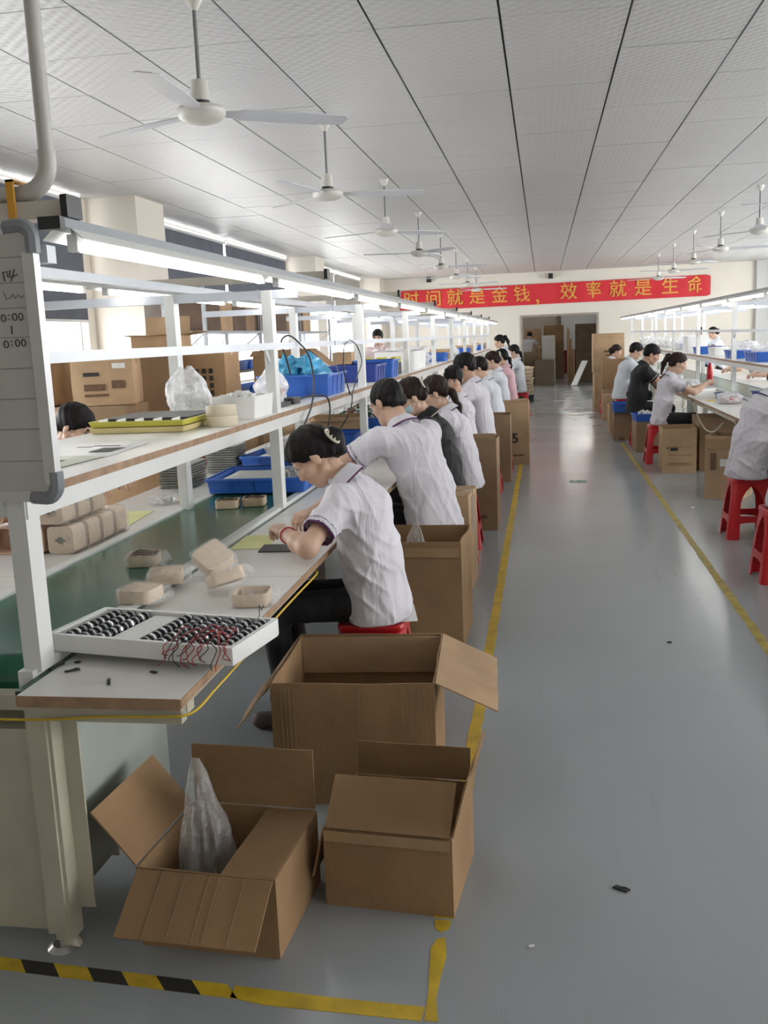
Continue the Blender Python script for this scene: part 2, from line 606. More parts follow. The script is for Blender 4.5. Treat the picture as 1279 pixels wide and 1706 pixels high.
for k, (ya, yb, xe) in enumerate([(1.95, 2.85, -4.63), (11.0, 11.85, -4.63), (20.05, 20.9, -4.63), (28.5, YF, -4.69)]):
    c = MB().b(XL, xe, ya, yb, 0, ZC).build('column', M_WALL)
    tag(c, ['square cream column at the near end of the left wall', 'square cream column in front of the cardboard box heap, left wall',
            'square cream column past the metal shelving, left wall', 'cream corner pilaster between left wall and banner wall'][k], 'column')
    c['kind'] = 'structure'
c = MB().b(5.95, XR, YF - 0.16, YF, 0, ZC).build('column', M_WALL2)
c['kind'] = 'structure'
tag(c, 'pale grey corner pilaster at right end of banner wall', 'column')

# roller blinds half drawn over the left windows
def blind(y0, y1, zb, label, m=M_BLIND, x=XL + 0.035):
    t = thing('roller_blind', label, 'blind', (x, (y0 + y1) / 2, zb), 0, 'blinds on the left windows')
    h = WZ1 - 0.06 - zb
    L = (y1 - y0) / 2
    mb = MB()
    ns = 40
    A = []
    for s_ in (0.0, 0.006):
        for zz in (0, h):
            for i in range(ns + 1):
                yy = -L + 2 * L * i / ns
                A.append((0.008 * math.sin(yy * 9) * (1 if zz == 0 else 0.3) + s_, yy, zz))
    W = ns + 1
    fs = []
    for i in range(ns):
        fs += [(i, i + 1, W + i + 1, W + i), (2 * W + i, 3 * W + i, 3 * W + i + 1, 2 * W + i + 1), (i, 2 * W + i, 2 * W + i + 1, i + 1),
               (W + i, W + i + 1, 3 * W + i + 1, 3 * W + i)]
    mb.add(A, fs)
    mb.build('cloth', m, t, smooth=True)
    MB().b(-0.012, 0.018, -L, L, -0.03, 0.0).build('bottom_bar', M_ALU, t)
    MB().cyl((0.01, -L, h), (0.01, L, h), 0.022, n=10).build('roller', M_ALU, t, smooth=True)
    for sg in (-1, 1):
        MB().b(XL - x, 0.035, min(sg * L, sg * (L + 0.012)), max(sg * L, sg * (L + 0.012)), h - 0.02, WZ1 + 0.012 - zb).build('bracket', M_ALU, t)
blind(3.15, 6.9, 2.02, 'slate roller blind on the nearest left window')
blind(7.0, 10.75, 1.98, 'slate roller blind just before the square column')
blind(12.05, 15.87, 2.1, 'slate roller blind just past the square column')
blind(15.98, 19.85, 2.15, 'slate roller blind next to the thin bright gap')
blind(21.2, 24.5, 2.3, 'pale brown roller blind past the second column', M_BLINDPALE)
blind(24.6, 28.1, 2.2, 'pale brown roller blind nearest the banner wall', M_BLINDPALE)

# ---- far wall with doorway
DX0, DX1, DZ = -0.66, 1.60, 2.14
m = MB()
m.b(XL - 0.25, DX0, YF, YF + 0.2, 0, ZC + 0.02).b(DX1, XR + 0.25, YF, YF + 0.2, 0, ZC + 0.02).b(DX0, DX1, YF, YF + 0.2, DZ, ZC + 0.02)
struct('wall_far', m, M_WALL)
m = MB()
m.b(DX0, DX0 + 0.06, YF - 0.03, YF + 0.2, 0, DZ - 0.06).b(DX1 - 0.06, DX1, YF - 0.03, YF + 0.2, 0, DZ - 0.06).b(DX0, DX1, YF - 0.03, YF + 0.2, DZ - 0.06, DZ)
struct('trim_1', m, M_TRIM)
# back room
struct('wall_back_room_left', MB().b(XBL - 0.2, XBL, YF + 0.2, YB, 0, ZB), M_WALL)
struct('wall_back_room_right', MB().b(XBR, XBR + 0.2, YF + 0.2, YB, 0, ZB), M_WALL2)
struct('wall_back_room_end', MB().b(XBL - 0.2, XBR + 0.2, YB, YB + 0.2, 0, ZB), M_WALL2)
struct('wall_back_room_partition', MB().b(XBL, 0.56, 36.0, 36.15, 0, ZB).b(0.50, 0.64, 35.9, 36.2, 0, ZB, 1), [M_WALL, M_TRIM])
struct('ceiling_back_room', MB().b(XBL - 0.2, XBR + 0.2, YF + 0.2, YB + 0.2, ZB, ZB + 0.1), M_WALL)

# ---- banner with lettering
M_BAN = mat('red_banner_cloth', (0.62, 0.02, 0.03), rough=0.6, var=0.04, vscale=1.2)
M_GOLD = mat('gold_banner_print', (0.72, 0.36, 0.06), rough=0.55, var=0.06)
BX0, BX1, BZ0, BZ1 = -4.25, 4.72, 2.40, 2.99
ban = thing('banner', 'long red banner with gold Chinese lettering above the far doorway', 'banner', ((BX0 + BX1) / 2, YF - 0.05, BZ0))
mb = MB()
rings = []
nx, nz = 90, 6
hw, hh = (BX1 - BX0) / 2, BZ1 - BZ0
def ban_off(x, z):
    return 0.012 * math.sin(x * 5.1 + z * 2) + 0.008 * math.sin(x * 11.3)
V, F = [], []
for s_ in (0, 1):
    for j in range(nz + 1):
        for i in range(nx + 1):
            x = -hw + 2 * hw * i / nx
            e = min(1.0, (hw - abs(x)) / 0.12)
            sh = 1 - 0.13 * (1 - math.sqrt(max(0, 1 - (1 - e) ** 2)))
            z = hh / 2 + (j / nz - 0.5) * hh * sh + (0.04 + 0.02 * x / hw)
            V.append((x, ban_off(x, z) + 0.006 * s_, z))
W, N = nx + 1, (nx + 1) * (nz + 1)
for j in range(nz):
    for i in range(nx):
        a = j * W + i
        F += [(a, a + 1, a + W + 1, a + W), (N + a, N + a + W, N + a + W + 1, N + a + 1)]
for i in range(nx):
    F += [(i, N + i, N + i + 1, i + 1), (nz * W + i, nz * W + i + 1, N + nz * W + i + 1, N + nz * W + i)]
for j in range(nz):
    F += [(j * W, (j + 1) * W, N + (j + 1) * W, N + j * W), (j * W + nx, N + j * W + nx, N + (j + 1) * W + nx, (j + 1) * W + nx)]
mb.add(V, F).build('banner_cloth', M_BAN, ban, smooth=True)
def text_mesh(txt, size, mtl, off=0.0, ext=0.002):
    cu = bpy.data.curves.new('text_curve', 'FONT')
    cu.body = txt
    cu.size = size
    cu.align_x, cu.align_y = 'CENTER', 'CENTER'
    cu.offset = off
    cu.extrude = ext
    cu.resolution_u = 4
    to = bpy.data.objects.new('text_tmp', cu)
    COL.objects.link(to)
    dg = bpy.context.evaluated_depsgraph_get()
    me = bpy.data.meshes.new_from_object(to.evaluated_get(dg))
    bpy.data.objects.remove(to)
    me.materials.clear()
    me.materials.append(mtl)
    return me
CH = '时间就是金钱，效率就是生命'
LETTER_POS = [686, 724.5, 761.5, 799.5, 837.5, 875.5, 909, 953.5, 993.5, 1034, 1075, 1118.5, 1160]
for c, px_ in zip(CH, LETTER_POS):
    # letter centres as shares of the banner's length
    x = BX0 + (px_ - 665) / (1183 - 665) * (BX1 - BX0) - (BX0 + BX1) / 2
    me = text_mesh(c, 0.50, M_GOLD, 0.0)
    bmx = bmesh.new()          # heavier strokes: three overlaid impressions
    for kz_, (dx_, dz_) in enumerate(((-0.006, 0.0), (0.006, 0.0), (0.0, 0.005))):
        k0 = len(bmx.verts)
        bmx.from_mesh(me)
        bmx.verts.ensure_lookup_table()
        for v_ in bmx.verts[k0:]:
            v_.co.x += dx_
            v_.co.y += dz_
            v_.co.z += 0.005 * kz_
    bmx.to_mesh(me)
    bmx.free()
    o = link('character', me, ban, (x, ban_off(x, hh / 2) - 0.008, hh / 2 + 0.04 + 0.02 * x / hw - (0.12 if c == '，' else 0)), (math.pi / 2, 0, 0))
    if c == '，':
        o.name = 'comma'

# ---- floor markings
def strip(pts_l, pts_r, z=0.0012):
    """ribbon between two polylines"""
    n = len(pts_l)
    V = [(x, y, z) for x, y in pts_l] + [(x, y, z) for x, y in pts_r] + [(x, y, 0.0) for x, y in pts_l] + [(x, y, 0.0) for x, y in pts_r]
    F = []
    for i in range(n - 1):
        F += [(i, i + 1, n + i + 1, n + i), (i, 2 * n + i, 2 * n + i + 1, i + 1), (n + i, n + i + 1, 3 * n + i + 1, 3 * n + i)]
    F += [(0, n, 3 * n, 2 * n), (n - 1, 3 * n - 1, 4 * n - 1, 2 * n - 1)]
    return MB().add(V, F)
def tape_line(x, y0, y1, w, seed, ragged=0.004):
    n = int((y1 - y0) / 0.08)
    rr = random.Random(seed)
    l, r = [], []
    for i in range(n + 1):
        y = y0 + (y1 - y0) * i / n
        l.append((x - w / 2 + rr.uniform(-ragged, ragged), y))
        r.append((x + w / 2 + rr.uniform(-ragged, ragged), y))
    return strip(l, r)
lt = thing('floor_tape', 'yellow floor tape along the left side of the aisle', 'floor tape', (0, 0, 0))
tape_line(-0.297, 2.47, 13.4, 0.052, 1).build('tape_run', M_YELLOW, lt)
strip([(-0.322, 2.46), (-0.315, 2.42), (-0.300, 2.405)], [(-0.275, 2.46), (-0.278, 2.42), (-0.298, 2.404)]).build('tape_piece', M_YELLOW, lt)
strip([(-0.302, 2.05), (-0.304, 2.15), (-0.312, 2.25), (-0.318, 2.33), (-0.305, 2.375)],
      [(-0.268, 2.05), (-0.282, 2.13), (-0.280, 2.2), (-0.273, 2.3), (-0.283, 2.38)]).build('tape_piece', M_YELLOW, lt)
rt = tape_line(1.10, 2.0, 14.3, 0.05, 2).build('floor_tape', mat('worn_yellow_tape', (0.42, 0.33, 0.07), rough=0.5, var=0.2, vscale=10))
tag(rt, 'worn yellow floor tape along the right side of the aisle', 'floor tape')
ht = thing('hazard_tape', 'black and yellow striped hazard tape in front of the conveyor', 'floor tape', (0, 0, 0))
hx = [-2.0 + 0.1 * k for k in range(0, 13)]
def hz_y(x):
    return 2.148 + (x + 1.47) * -0.068
for k in range(12):
    a, b = hx[k], hx[k + 1]
    w = 0.026
    sk = 0.022
    o = strip([(a - sk, hz_y(a) + w), (b - sk, hz_y(b) + w)], [(a + sk, hz_y(a) - w), (b + sk, hz_y(b) - w)])
    o.build('stripe', M_YELLOW if k % 2 else M_INK, ht)
yt = strip([(-0.80, hz_y(-0.8) + 0.024), (-0.55, 2.108), (-0.305, 2.098)], [(-0.80, hz_y(-0.8) - 0.022), (-0.7, 2.062), (-0.31, 2.048)]).build('floor_tape', M_YELLOW)
tag(yt, 'short yellow cross tape meeting the aisle line at the front', 'floor tape')
ex = thing('floor_exit_sign', 'small green and white exit sticker on the aisle floor', 'sign', (0.355, 10.66, 0.0))
MB().b(-0.09, 0.09, -0.10, 0.10, 0, 0.0015).build('sticker', mat('exit_green', (0.03, 0.22, 0.13), rough=0.4), ex)
MB().b(-0.06, -0.01, -0.05, 0.05, 0.0015, 0.002).b(0.01, 0.07, -0.012, 0.012, 0.0015, 0.002).b(0.045, 0.06, -0.04, 0.04, 0.0015, 0.002).build('symbol', M_PAPER, ex)
for k, (x, y, s_, m_, lb) in enumerate([(0.205, 2.66, 0.022, M_BLACK, 'small black plastic scrap lying on the near aisle floor'),
                                        (0.63, 5.0, 0.012, M_BLACK, 'tiny black speck of debris on middle aisle floor'),
                                        (-0.05, 2.36, 0.008, M_PAPER, 'tiny white bead on floor beside near yellow tape'),
                                        (1.32, 8.95, 0.02, M_PAPER, 'small white scrap of paper near the red stools')]):
    o = MB().panel((-s_, -s_ * 0.35, 0.003), (2 * s_, 0.2 * s_, 0), (0.1 * s_, 0.8 * s_, 0), 0.004, 3, 3, 0.002, seed=k).build('floor_scrap', m_, loc=(x, y, 0.001), rot=(0, 0, 0.4 * k - 0.6))
    tag(o, lb, 'debris')
# ================================================================== ASSEMBLY LINES
M_HOOD = mat('white_reflector', (0.78, 0.78, 0.75), rough=0.35, var=0.02)
M_RAIL = mat('pale_blue_white_steel', (0.62, 0.66, 0.72), rough=0.3, var=0.03)
M_PANELG = mat('grey_green_sheet', (0.36, 0.40, 0.36), rough=0.5, var=0.06)
M_GREENEDGE = mat('dark_green_edge', (0.02, 0.07, 0.05), rough=0.3, var=0.1)

def assembly_line(label, xe, s, wt, y0, y1, posts, lights, front, sz=0.0, mz=0.0):
    """xe: edge of the near worktop, s: direction into the line, wt: worktop width"""
    root = thing('assembly_line', label, 'workbench', (xe, y0, 0))
    def X(u):
        return s * u
    def part(name, mb, m, smooth=False):
        return mb.build(name, m, root, smooth)
    def bb(mb, u0, u1, ya, yb, z0, z1, mi=0):
        a, b = sorted((X(u0), X(u1)))
        return mb.b(a, b, ya - y0, yb - y0, z0, z1, mi)
    p0, p1 = wt + 0.012, wt + 0.515          # post lines
    # worktops, one board per bay
    bl = 1.22
    n = int((y1 - y0) / bl)
    for k in range(n):
        a, b = y0 + k * bl, y0 + (k + 1) * bl - 0.004
        for u0, u1 in ((0.0, wt - 0.02), (wt + 0.60, wt * 2 + 0.58)):
            m = MB()
            bb(m, u0, u1, a, b, 0.758, 0.780)
            o = part('worktop', m, M_TOP)
            m = MB()
            e0, e1 = (u0 - 0.003, u0) if u0 == 0 else (u1, u1 + 0.003)
            bb(m, e0, e1, a, b, 0.756, 0.779)
            if k == 0:
                bb(m, u0, u1, a - 0.003, a, 0.752, 0.781)
            eo = m.build('edge_band', M_EDGE, o)
    m = MB()
    bb(m, wt - 0.02, wt + 0.0, y0 + 0.03, y1, 0.762, 0.781)
    part('green_edge_strip', m, M_GREENEDGE)
    # belt
    L0, L1 = y0 + 0.22 - y0, y1 - y0
    m = MB()
    ring = []
    r = 0.075
    pts = [(L0 + 0.1, 0.792)]
    for k in range(9):
        a = math.pi / 2 + math.pi * k / 8
        pts.append((L0 + r + r * math.cos(a), 0.792 - r + r * math.sin(a)))
    pts.append((L1, 0.792 - 2 * r))
    pts.append((L1, 0.792))
    ua, ub = X(wt + 0.045), X(wt + 0.515)
    m.loft([[Vector((ua, y, z)) for y, z in pts], [Vector((ub, y, z)) for y, z in pts]])
    part('conveyor_belt', m, M_BELT, True)
    for u in (wt + 0.0, wt + 0.52):
        m = MB()
        bb(m, u, u + 0.042, y0 + 0.12, y1, 0.70, 0.80)
        part('side_rail', m, M_WHITE)
    m = MB()
    bb(m, wt + 0.56, wt + 0.60, y0 + 0.05, y1, 0.745, 0.779)
    part('green_edge_strip', m, M_GREENEDGE)
    # under-frame: beams and legs
    for u0, u1 in ((0.05, 0.09), (wt * 2 + 0.5, wt * 2 + 0.54)):
        m = MB()
        bb(m, u0, u1, y0 + 0.09, y1, 0.70, 0.755)
        part('beam', m, M_CREAM)
    legs_y = [y0 + 0.14] + [p for p in posts if p > y0 + 0.8]
    for k, yp in enumerate(legs_y):
        for u in (wt - 0.04, wt + 0.54):
            m = MB()
            bb(m, u, u + 0.05, yp - 0.03, yp + 0.03, 0.03, 0.70)
            m.cyl((X(u + 0.025), yp - y0, 0), (X(u + 0.025), yp - y0, 0.035), 0.032, 0.012, 12)
            part('leg', m, M_CREAM)
        m = MB()
        bb(m, 0.03, wt * 2 + 0.54, yp - 0.025, yp + 0.025, 0.695, 0.735)
        part('bracket', m, M_CREAM)
        m = MB()
        bb(m, wt - 0.035, wt - 0.028, yp + 0.03, yp + 0.72, 0.13, 0.70)
        part('side_sheet', m, M_PANELG)
    if front:
        m = MB()
        bb(m, wt + 0.02, wt + 0.85, y0 + 0.12, y0 + 0.15, 0.055, 0.64)
        part('end_panel', m, M_CREAM)
        m = MB()
        bb(m, wt + 0.0, wt + 0.9, y0 + 0.50, y0 + 0.51, 0.06, 0.635)
        part('inner_sheet', m, M_CREAM)
        m = MB()
        bb(m, wt - 0.03, wt + 0.025, y0 + 0.10, y0 + 0.16, 0.055, 0.755)
        part('end_post', m, M_CREAM)
        m = MB()
        m.cyl((X(wt + 0.0), 0.13, 0.0), (X(wt + 0.0), 0.13, 0.012), 0.045, 0.03, 16).cyl((X(wt + 0.0), 0.13, 0.012), (X(wt + 0.0), 0.13, 0.06), 0.012, n=10)
        part('levelling_foot', m, M_STAINLESS, True)
        m = MB()
        bb(m, 0.02, wt - 0.05, y0 + 0.05, y0 + 0.085, 0.695, 0.738)
        part('front_fascia', m, M_CREAM)
        m = MB()
        bb(m, wt - 0.085, wt - 0.032, y0 + 0.165, y0 + 0.172, 0.10, 0.69)
        part('leg_sheet', m, M_CREAM)
        for u in (wt + 0.03,):
            for z in (0.08, 0.6):
                m = MB()
                m.cyl((X(u), 0.117, z), (X(u), 0.121, z), 0.007, n=8)
                part('screw', m, M_STAINLESS)
    # rack posts
    for yp in posts:
        for u in (p0, p1):
            m = MB()
            bb(m, u - 0.025, u + 0.025, yp - 0.035, yp + 0.035, 0.79, 1.879)
            m2 = part('post', m, M_WHITE)
        m = MB()
        bb(m, p0 - 0.15, p0 + 1.20, yp - 0.022, yp + 0.022, 1.838, 1.880)
        part('cross_bar', m, M_RAIL)
        m = MB()
        bb(m, p0, p1, yp - 0.02, yp + 0.02, 1.205 + sz, 1.25 + sz)
        part('shelf_bearer', m, M_WHITE)
        # gusset under the mid rail
        if yp == posts[0]:
            continue
        m = MB()
        m.bar((X(p0 - 0.0), yp - y0 - 0.10, 1.59 + mz), (X(p0), yp - y0, 1.50 + mz), 0.01, 0.02)
        part('gusset', m, M_WHITE)
    yp0, yp1 = posts[0] - 0.03, posts[-1] + 0.1
    m = MB()
    bb(m, p0 - 0.026, p0 + 0.006, yp0, yp1, 1.592 + mz, 1.624 + mz)
    part('mid_rail', m, M_RAIL)
    m = MB()
    bb(m, p1 - 0.02, p1 + 0.02, yp0, yp1, 1.898, 1.935)
    part('top_rail', m, M_RAIL)
    # shelf boards with lip beams
    nb = max(1, round((yp1 - yp0) / 1.22))
    sl = (yp1 - yp0) / nb
    for k in range(nb):
        a, b = yp0 + k * sl, yp0 + (k + 1) * sl - 0.003
        m = MB()
        bb(m, p0 - 0.045, p1 + 0.06, a, b, 1.257 + sz, 1.278 + sz)
        o = part('shelf_board', m, M_TOP)
        m = MB()
        bb(m, p0 - 0.049, p0 - 0.045, a, b, 1.256 + sz, 1.279 + sz)
        m.build('edge_band', M_EDGE, o)
    for u in (p0 - 0.03, p1 + 0.01):
        m = MB()
        bb(m, u, u + 0.03, yp0, yp1, 1.20 + sz, 1.256 + sz)
        part('lip_beam', m, M_WHITE)
    # light channels
    for u in (p0 - 0.122, p0 + 0.72):
        m = MB()
        bb(m, u - 0.028, u + 0.028, lights[0][0] - 0.09, lights[-1][1] + 0.1, 1.933, 1.957)
        part('light_channel', m, M_GREYSTEEL)
        m = MB()
        for sg in (-1, 1):
            ya, yb = lights[0][0] - 0.05 - y0, lights[-1][1] + 0.02 - y0
            m.panel((X(u + sg * 0.025), ya, 1.933), (0, yb - ya, 0), (X(sg * 0.03), 0, -0.026), 0.003, 1, 1)
        part('reflector', m, M_HOOD)
        m = MB()
        bb(m, u - 0.03, u + 0.03, lights[0][0] - 0.115, lights[0][0] - 0.088, 1.926, 1.9575)
        part('end_cap', m, M_BLACK)
        for yp in posts:
            m = MB()
            bb(m, u + 0.017, u + 0.027, yp - 0.012, yp + 0.012, 1.878, 1.934)
            part('hanger', m, M_WHITE)
    return root, (X(p0 - 0.122) + xe, X(p0 + 0.72) + xe), (X(p0) + xe, X(p1) + xe)

POSTS_L = [2.29 + 2.44 * k for k in range(10)]
LIGHTS_L = [(2.46 + 1.985 * k, 2.46 + 1.985 * k + 1.76) for k in range(12)]
POSTS_R = [4.0 + 2.75 * k for k in range(9)]
LIGHTS_R = [(4.1 + 1.985 * k, 4.1 + 1.985 * k + 1.76) for k in range(12)]
lineL, lxL, pxL = assembly_line('long white conveyor workbench with green belt and overhead rack, left of the aisle', -0.88, -1, 0.45, 2.11, 26.4, POSTS_L, LIGHTS_L, True)
lineR, lxR, pxR = assembly_line('long white workbench with overhead rack, right of the aisle', 1.74, 1, 0.50, 3.9, 27.6, POSTS_R, LIGHTS_R, False, -0.075, -0.06)

def tube_light(x, ya, yb, z, label, grp):
    t = thing('tube_light', label, 'light', (x, (ya + yb) / 2, z), 0, grp)
    L = (yb - ya) / 2
    MB().cyl((0, -L + 0.03, 0), (0, L - 0.03, 0), 0.0135, n=10).build('tube', M_TUBE, t, smooth=True)
    for sg in (-1, 1):
        MB().b(-0.014, 0.014, min(sg * L, sg * (L - 0.03)), max(sg * L, sg * (L - 0.03)), -0.0145, 0.030).b(-0.006, 0.006, min(sg * (L - 0.012), sg * (L - 0.024)), max(sg * (L - 0.012), sg * (L - 0.024)), 0.030, 0.0376).build('end_holder', M_WHITE, t)
    MB().b(-0.012, 0.012, -L + 0.03, L - 0.03, 0.0145, 0.030).b(-0.006, 0.006, -0.02, 0.02, 0.03, 0.0376).build('batten', M_WHITE, t)
for lx, ls, nm in ((lxL, LIGHTS_L, 'left'), (lxR, LIGHTS_R, 'right')):
    for r, sd in ((0, 'aisle side'), (1, 'wall side')):
        for k, (a, b) in enumerate(ls):
            tube_light(lx[r], a, b, 1.895, '%s lit tube from the near end, %s of the %s bench rack' % (ORD[k], sd, nm), 'tube lights on the %s bench rack' % nm)

# transverse cable trunks over the left rack
M_TRUNK = mat('beige_trunking', (0.55, 0.50, 0.43), rough=0.5, var=0.04)
def trunk(y, label, z0=1.958, x1=-1.17, x0=-2.3, h=0.044, w=0.06):
    t = thing('cable_duct', label, 'cable duct', ((x0 + x1) / 2, y, z0))
    L = (x1 - x0) / 2
    MB().b(-L, L - 0.012, -w / 2, w / 2, 0, h).build('trunk_body', M_TRUNK, t)
    MB().b(L - 0.012, L + 0.006, -w / 2 - 0.004, w / 2 + 0.004, 0.0005, h + 0.012).build('end_cap', M_BLACK, t)
    return t
for k in range(7):
    trunk(5.35 + 2.75 * k, '%s dark capped duct across the left rack, counted from behind the whiteboard' % ORD[k + 1])
tf = trunk(2.42, 'beige cable duct with black end cap above the whiteboard', x1=-1.19, x0=-2.6, h=0.044, w=0.075)
MB().b(0.551, 0.571, -0.045, -0.038, 0.0, 0.1).b(0.551, 0.571, -0.045, 0.03, 0.094, 0.1).build('strap', mat('orange_strap', (0.62, 0.30, 0.03), rough=0.6), tf)
# conduit: down from ceiling, elbow, along the trunk
M_PVC = mat('grey_pvc', (0.52, 0.50, 0.47), rough=0.4, var=0.04)
cp = thing('conduit_pipe', 'grey plastic conduit dropping from the ceiling onto the near duct', 'pipe', (-1.247, 2.42, 2.0046))
MB().cyl((0, 0, 0.11), (0, 0, ZC - 2.0046), 0.0195, n=16).build('riser', M_PVC, cp, smooth=True)
arc = [(-0.075 + 0.075 * math.sin(a), 0, 0.022 + 0.075 - 0.075 * math.cos(a)) for a in [math.pi / 2 * k / 8 for k in range(9)]]
MB().tube(arc + [(0, 0, 0.125)], 0.0235, 16).build('elbow', M_PVC, cp, smooth=True)
MB().cyl((-1.2, 0, 0.0225), (-0.07, 0, 0.0225), 0.0195, n=16).build('run', M_PVC, cp, smooth=True)

# ---- whiteboard hanging on the near end of the rack
M_WB = mat('whiteboard_enamel', (0.50, 0.50, 0.47), rough=0.25, var=0.02)
M_WBC = mat('grey_corner_plastic', (0.22, 0.23, 0.25), rough=0.4)
wb = thing('whiteboard', 'ruled whiteboard with handwriting hanging at near end of the rack', 'whiteboard', (-1.215, 2.225, 1.265))
W_, H_ = 1.1, 0.655
MB().b(-W_, -0.0, 0.0, 0.018, 0, H_).build('board', M_WB, wb)
for nm, bx in (('frame_rail', (-0.018, 0.012, -0.006, 0.024, 0.03, H_ - 0.06)), ('frame_rail', (-W_, -0.06, -0.006, 0.024, -0.012, 0.016)), ('frame_rail', (-W_, -0.06, -0.006, 0.024, H_ - 0.016, H_ + 0.012))):
    MB().b(*bx).build(nm, M_ALU, wb)
for z0, sg in ((0.0, 1), (H_, -1)):
    pts = [(-0.062, 0.009, z0 - 0.001 * sg)] + [(-0.025 + 0.03 * math.sin(a), 0.009, z0 + sg * (0.027 - 0.03 * math.cos(a))) for a in [math.pi / 2 * k / 5 for k in range(6)]] + [(0.005, 0.009, z0 + sg * 0.062)]
    MB().tube(pts, 0.019, 8).build('corner', M_WBC, wb, smooth=True)
for z in (0.585, 0.525, 0.465, 0.395, 0.32, 0.245, 0.17, 0.09):
    MB().b(-W_, -0.018, -0.0012, 0.0, z, z + 0.0018).build('ruled_line', M_WBC, wb)
def stroke(pts, m=M_INK, r=0.0012):
    return MB().tube([(x, -0.0012, z) for x, z in pts], r, 5).build('handwriting', m, wb)
def digit0(x, z, w=0.011, h=0.017):
    stroke([(x + w / 2 * math.cos(a), z + h / 2 * math.sin(a)) for a in [2 * math.pi * k / 10 for k in range(11)]])
for zc in (0.445, 0.382):
    digit0(-0.085, zc - 0.002, 0.012)
    digit0(-0.055, zc)
    digit0(-0.039, zc)
    for dz in (0.004, -0.005):
        stroke([(-0.071, zc + dz), (-0.0695, zc + dz + 0.0012)], r=0.0016)
stroke([(-0.066, 0.424), (-0.0665, 0.404)], r=0.0016)
stroke([(-0.088, 0.564), (-0.083, 0.538)]); stroke([(-0.073, 0.552), (-0.071, 0.530)]); stroke([(-0.075, 0.551), (-0.063, 0.553), (-0.062, 0.540)])
stroke([(-0.055, 0.556), (-0.058, 0.539), (-0.047, 0.541), (-0.036, 0.545)]); stroke([(-0.043, 0.557), (-0.054, 0.530)])
M_INK2 = mat('faint_ink', (0.25, 0.25, 0.25), rough=0.6)
stroke([(-0.078, 0.505), (-0.072, 0.488), (-0.060, 0.492), (-0.054, 0.500), (-0.050, 0.489), (-0.040, 0.497), (-0.033, 0.489), (-0.026, 0.495)], M_INK2)

# ---- ceiling fans
M_FANW = mat('cream_fan_enamel', (0.62, 0.60, 0.55), rough=0.4, var=0.03)
M_FANB = mat('pale_fan_blade', (0.60, 0.61, 0.64), rough=0.35, var=0.03)
M_ROD = mat('grey_fan_rod', (0.22, 0.22, 0.22), rough=0.4, metal=0.6)
def fan(x, y, ang, label, grp):
    zh = 2.80
    t = thing('ceiling_fan', label, 'fan', (x, y, zh), ang, grp)
    MB().cyl((0, 0, 0.17), (0, 0, ZC - zh - 0.03), 0.011, n=10).build('rod', M_ROD, t, smooth=True)
    MB().lathe([(0.016, ZC - zh - 0.07), (0.045, ZC - zh - 0.02), (0.05, ZC - zh)], 14).build('canopy', M_FANW, t, smooth=True)
    MB().lathe([(0.042, 0.165), (0.046, 0.12), (0.05, 0.065)], 18).build('yoke_cover', M_FANW, t, smooth=True)
    MB().lathe([(0.046, 0.068), (0.046, 0.045)], 14).build('bearing', M_BLACK, t, smooth=True)
    MB().lathe([(0.05, 0.048), (0.115, 0.035), (0.128, 0.018), (0.125, -0.005), (0.10, -0.03), (0.05, -0.045), (0.01, -0.048)], 24).build('motor', M_FANW, t, smooth=True)
    for k in range(3):
        a = 2 * math.pi * k / 3
        m = MB()
        prof = [(0.11, 0.03), (0.18, 0.045), (0.22, 0.065), (0.5, 0.075), (0.78, 0.06), (0.80, 0.035)]
        rings = []
        for r, hw_ in prof:
            tw = 0.16
            ring = [Vector((r, sgn * hw_, 0.008 - sgn * hw_ * tw + th)) for sgn, th in ((-1, 0.003), (1, 0.003), (1, -0.003), (-1, -0.003))]
            rings.append(ring)
        m.loft(rings)
        o = m.build('blade', M_FANB, t, smooth=True)
        o.rotation_euler = (0, 0, a)
for k in range(8):
    fan(-1.73, 5.06 + 3.02 * k, math.radians([32, 17, 40, 75, 10, 55, 95, 5][k]), '%s ceiling fan from the camera in the left row' % ORD[k], 'ceiling fans')
for k in range(6):
    fan(2.78, 10.75 + 2.83 * k, math.radians([70, 20, 0, 50, 85, 30][k]), '%s ceiling fan from the camera in the right row' % ORD[k], 'ceiling fans')

# ---- surveillance cameras on the far wall
for x, z, lb in ((-3.33, 3.27, 'small black security camera at left end of the banner'), (0.23, 3.2, 'small black security camera above the banner middle')):
    t = thing('security_camera', lb, 'camera', (x, YF, z))
    MB().cyl((0, 0, 0), (0, -0.08, 0), 0.03, n=12).build('mount', M_WHITE, t, smooth=True)
    MB().box((0, -0.14, 0.03), (0.13, 0.16, 0.15)).build('housing', M_BLACK, t)
    MB().cyl((0, -0.22, 0.03), (0, -0.25, 0.03), 0.045, n=14).build('lens', M_BLACK, t, smooth=True)
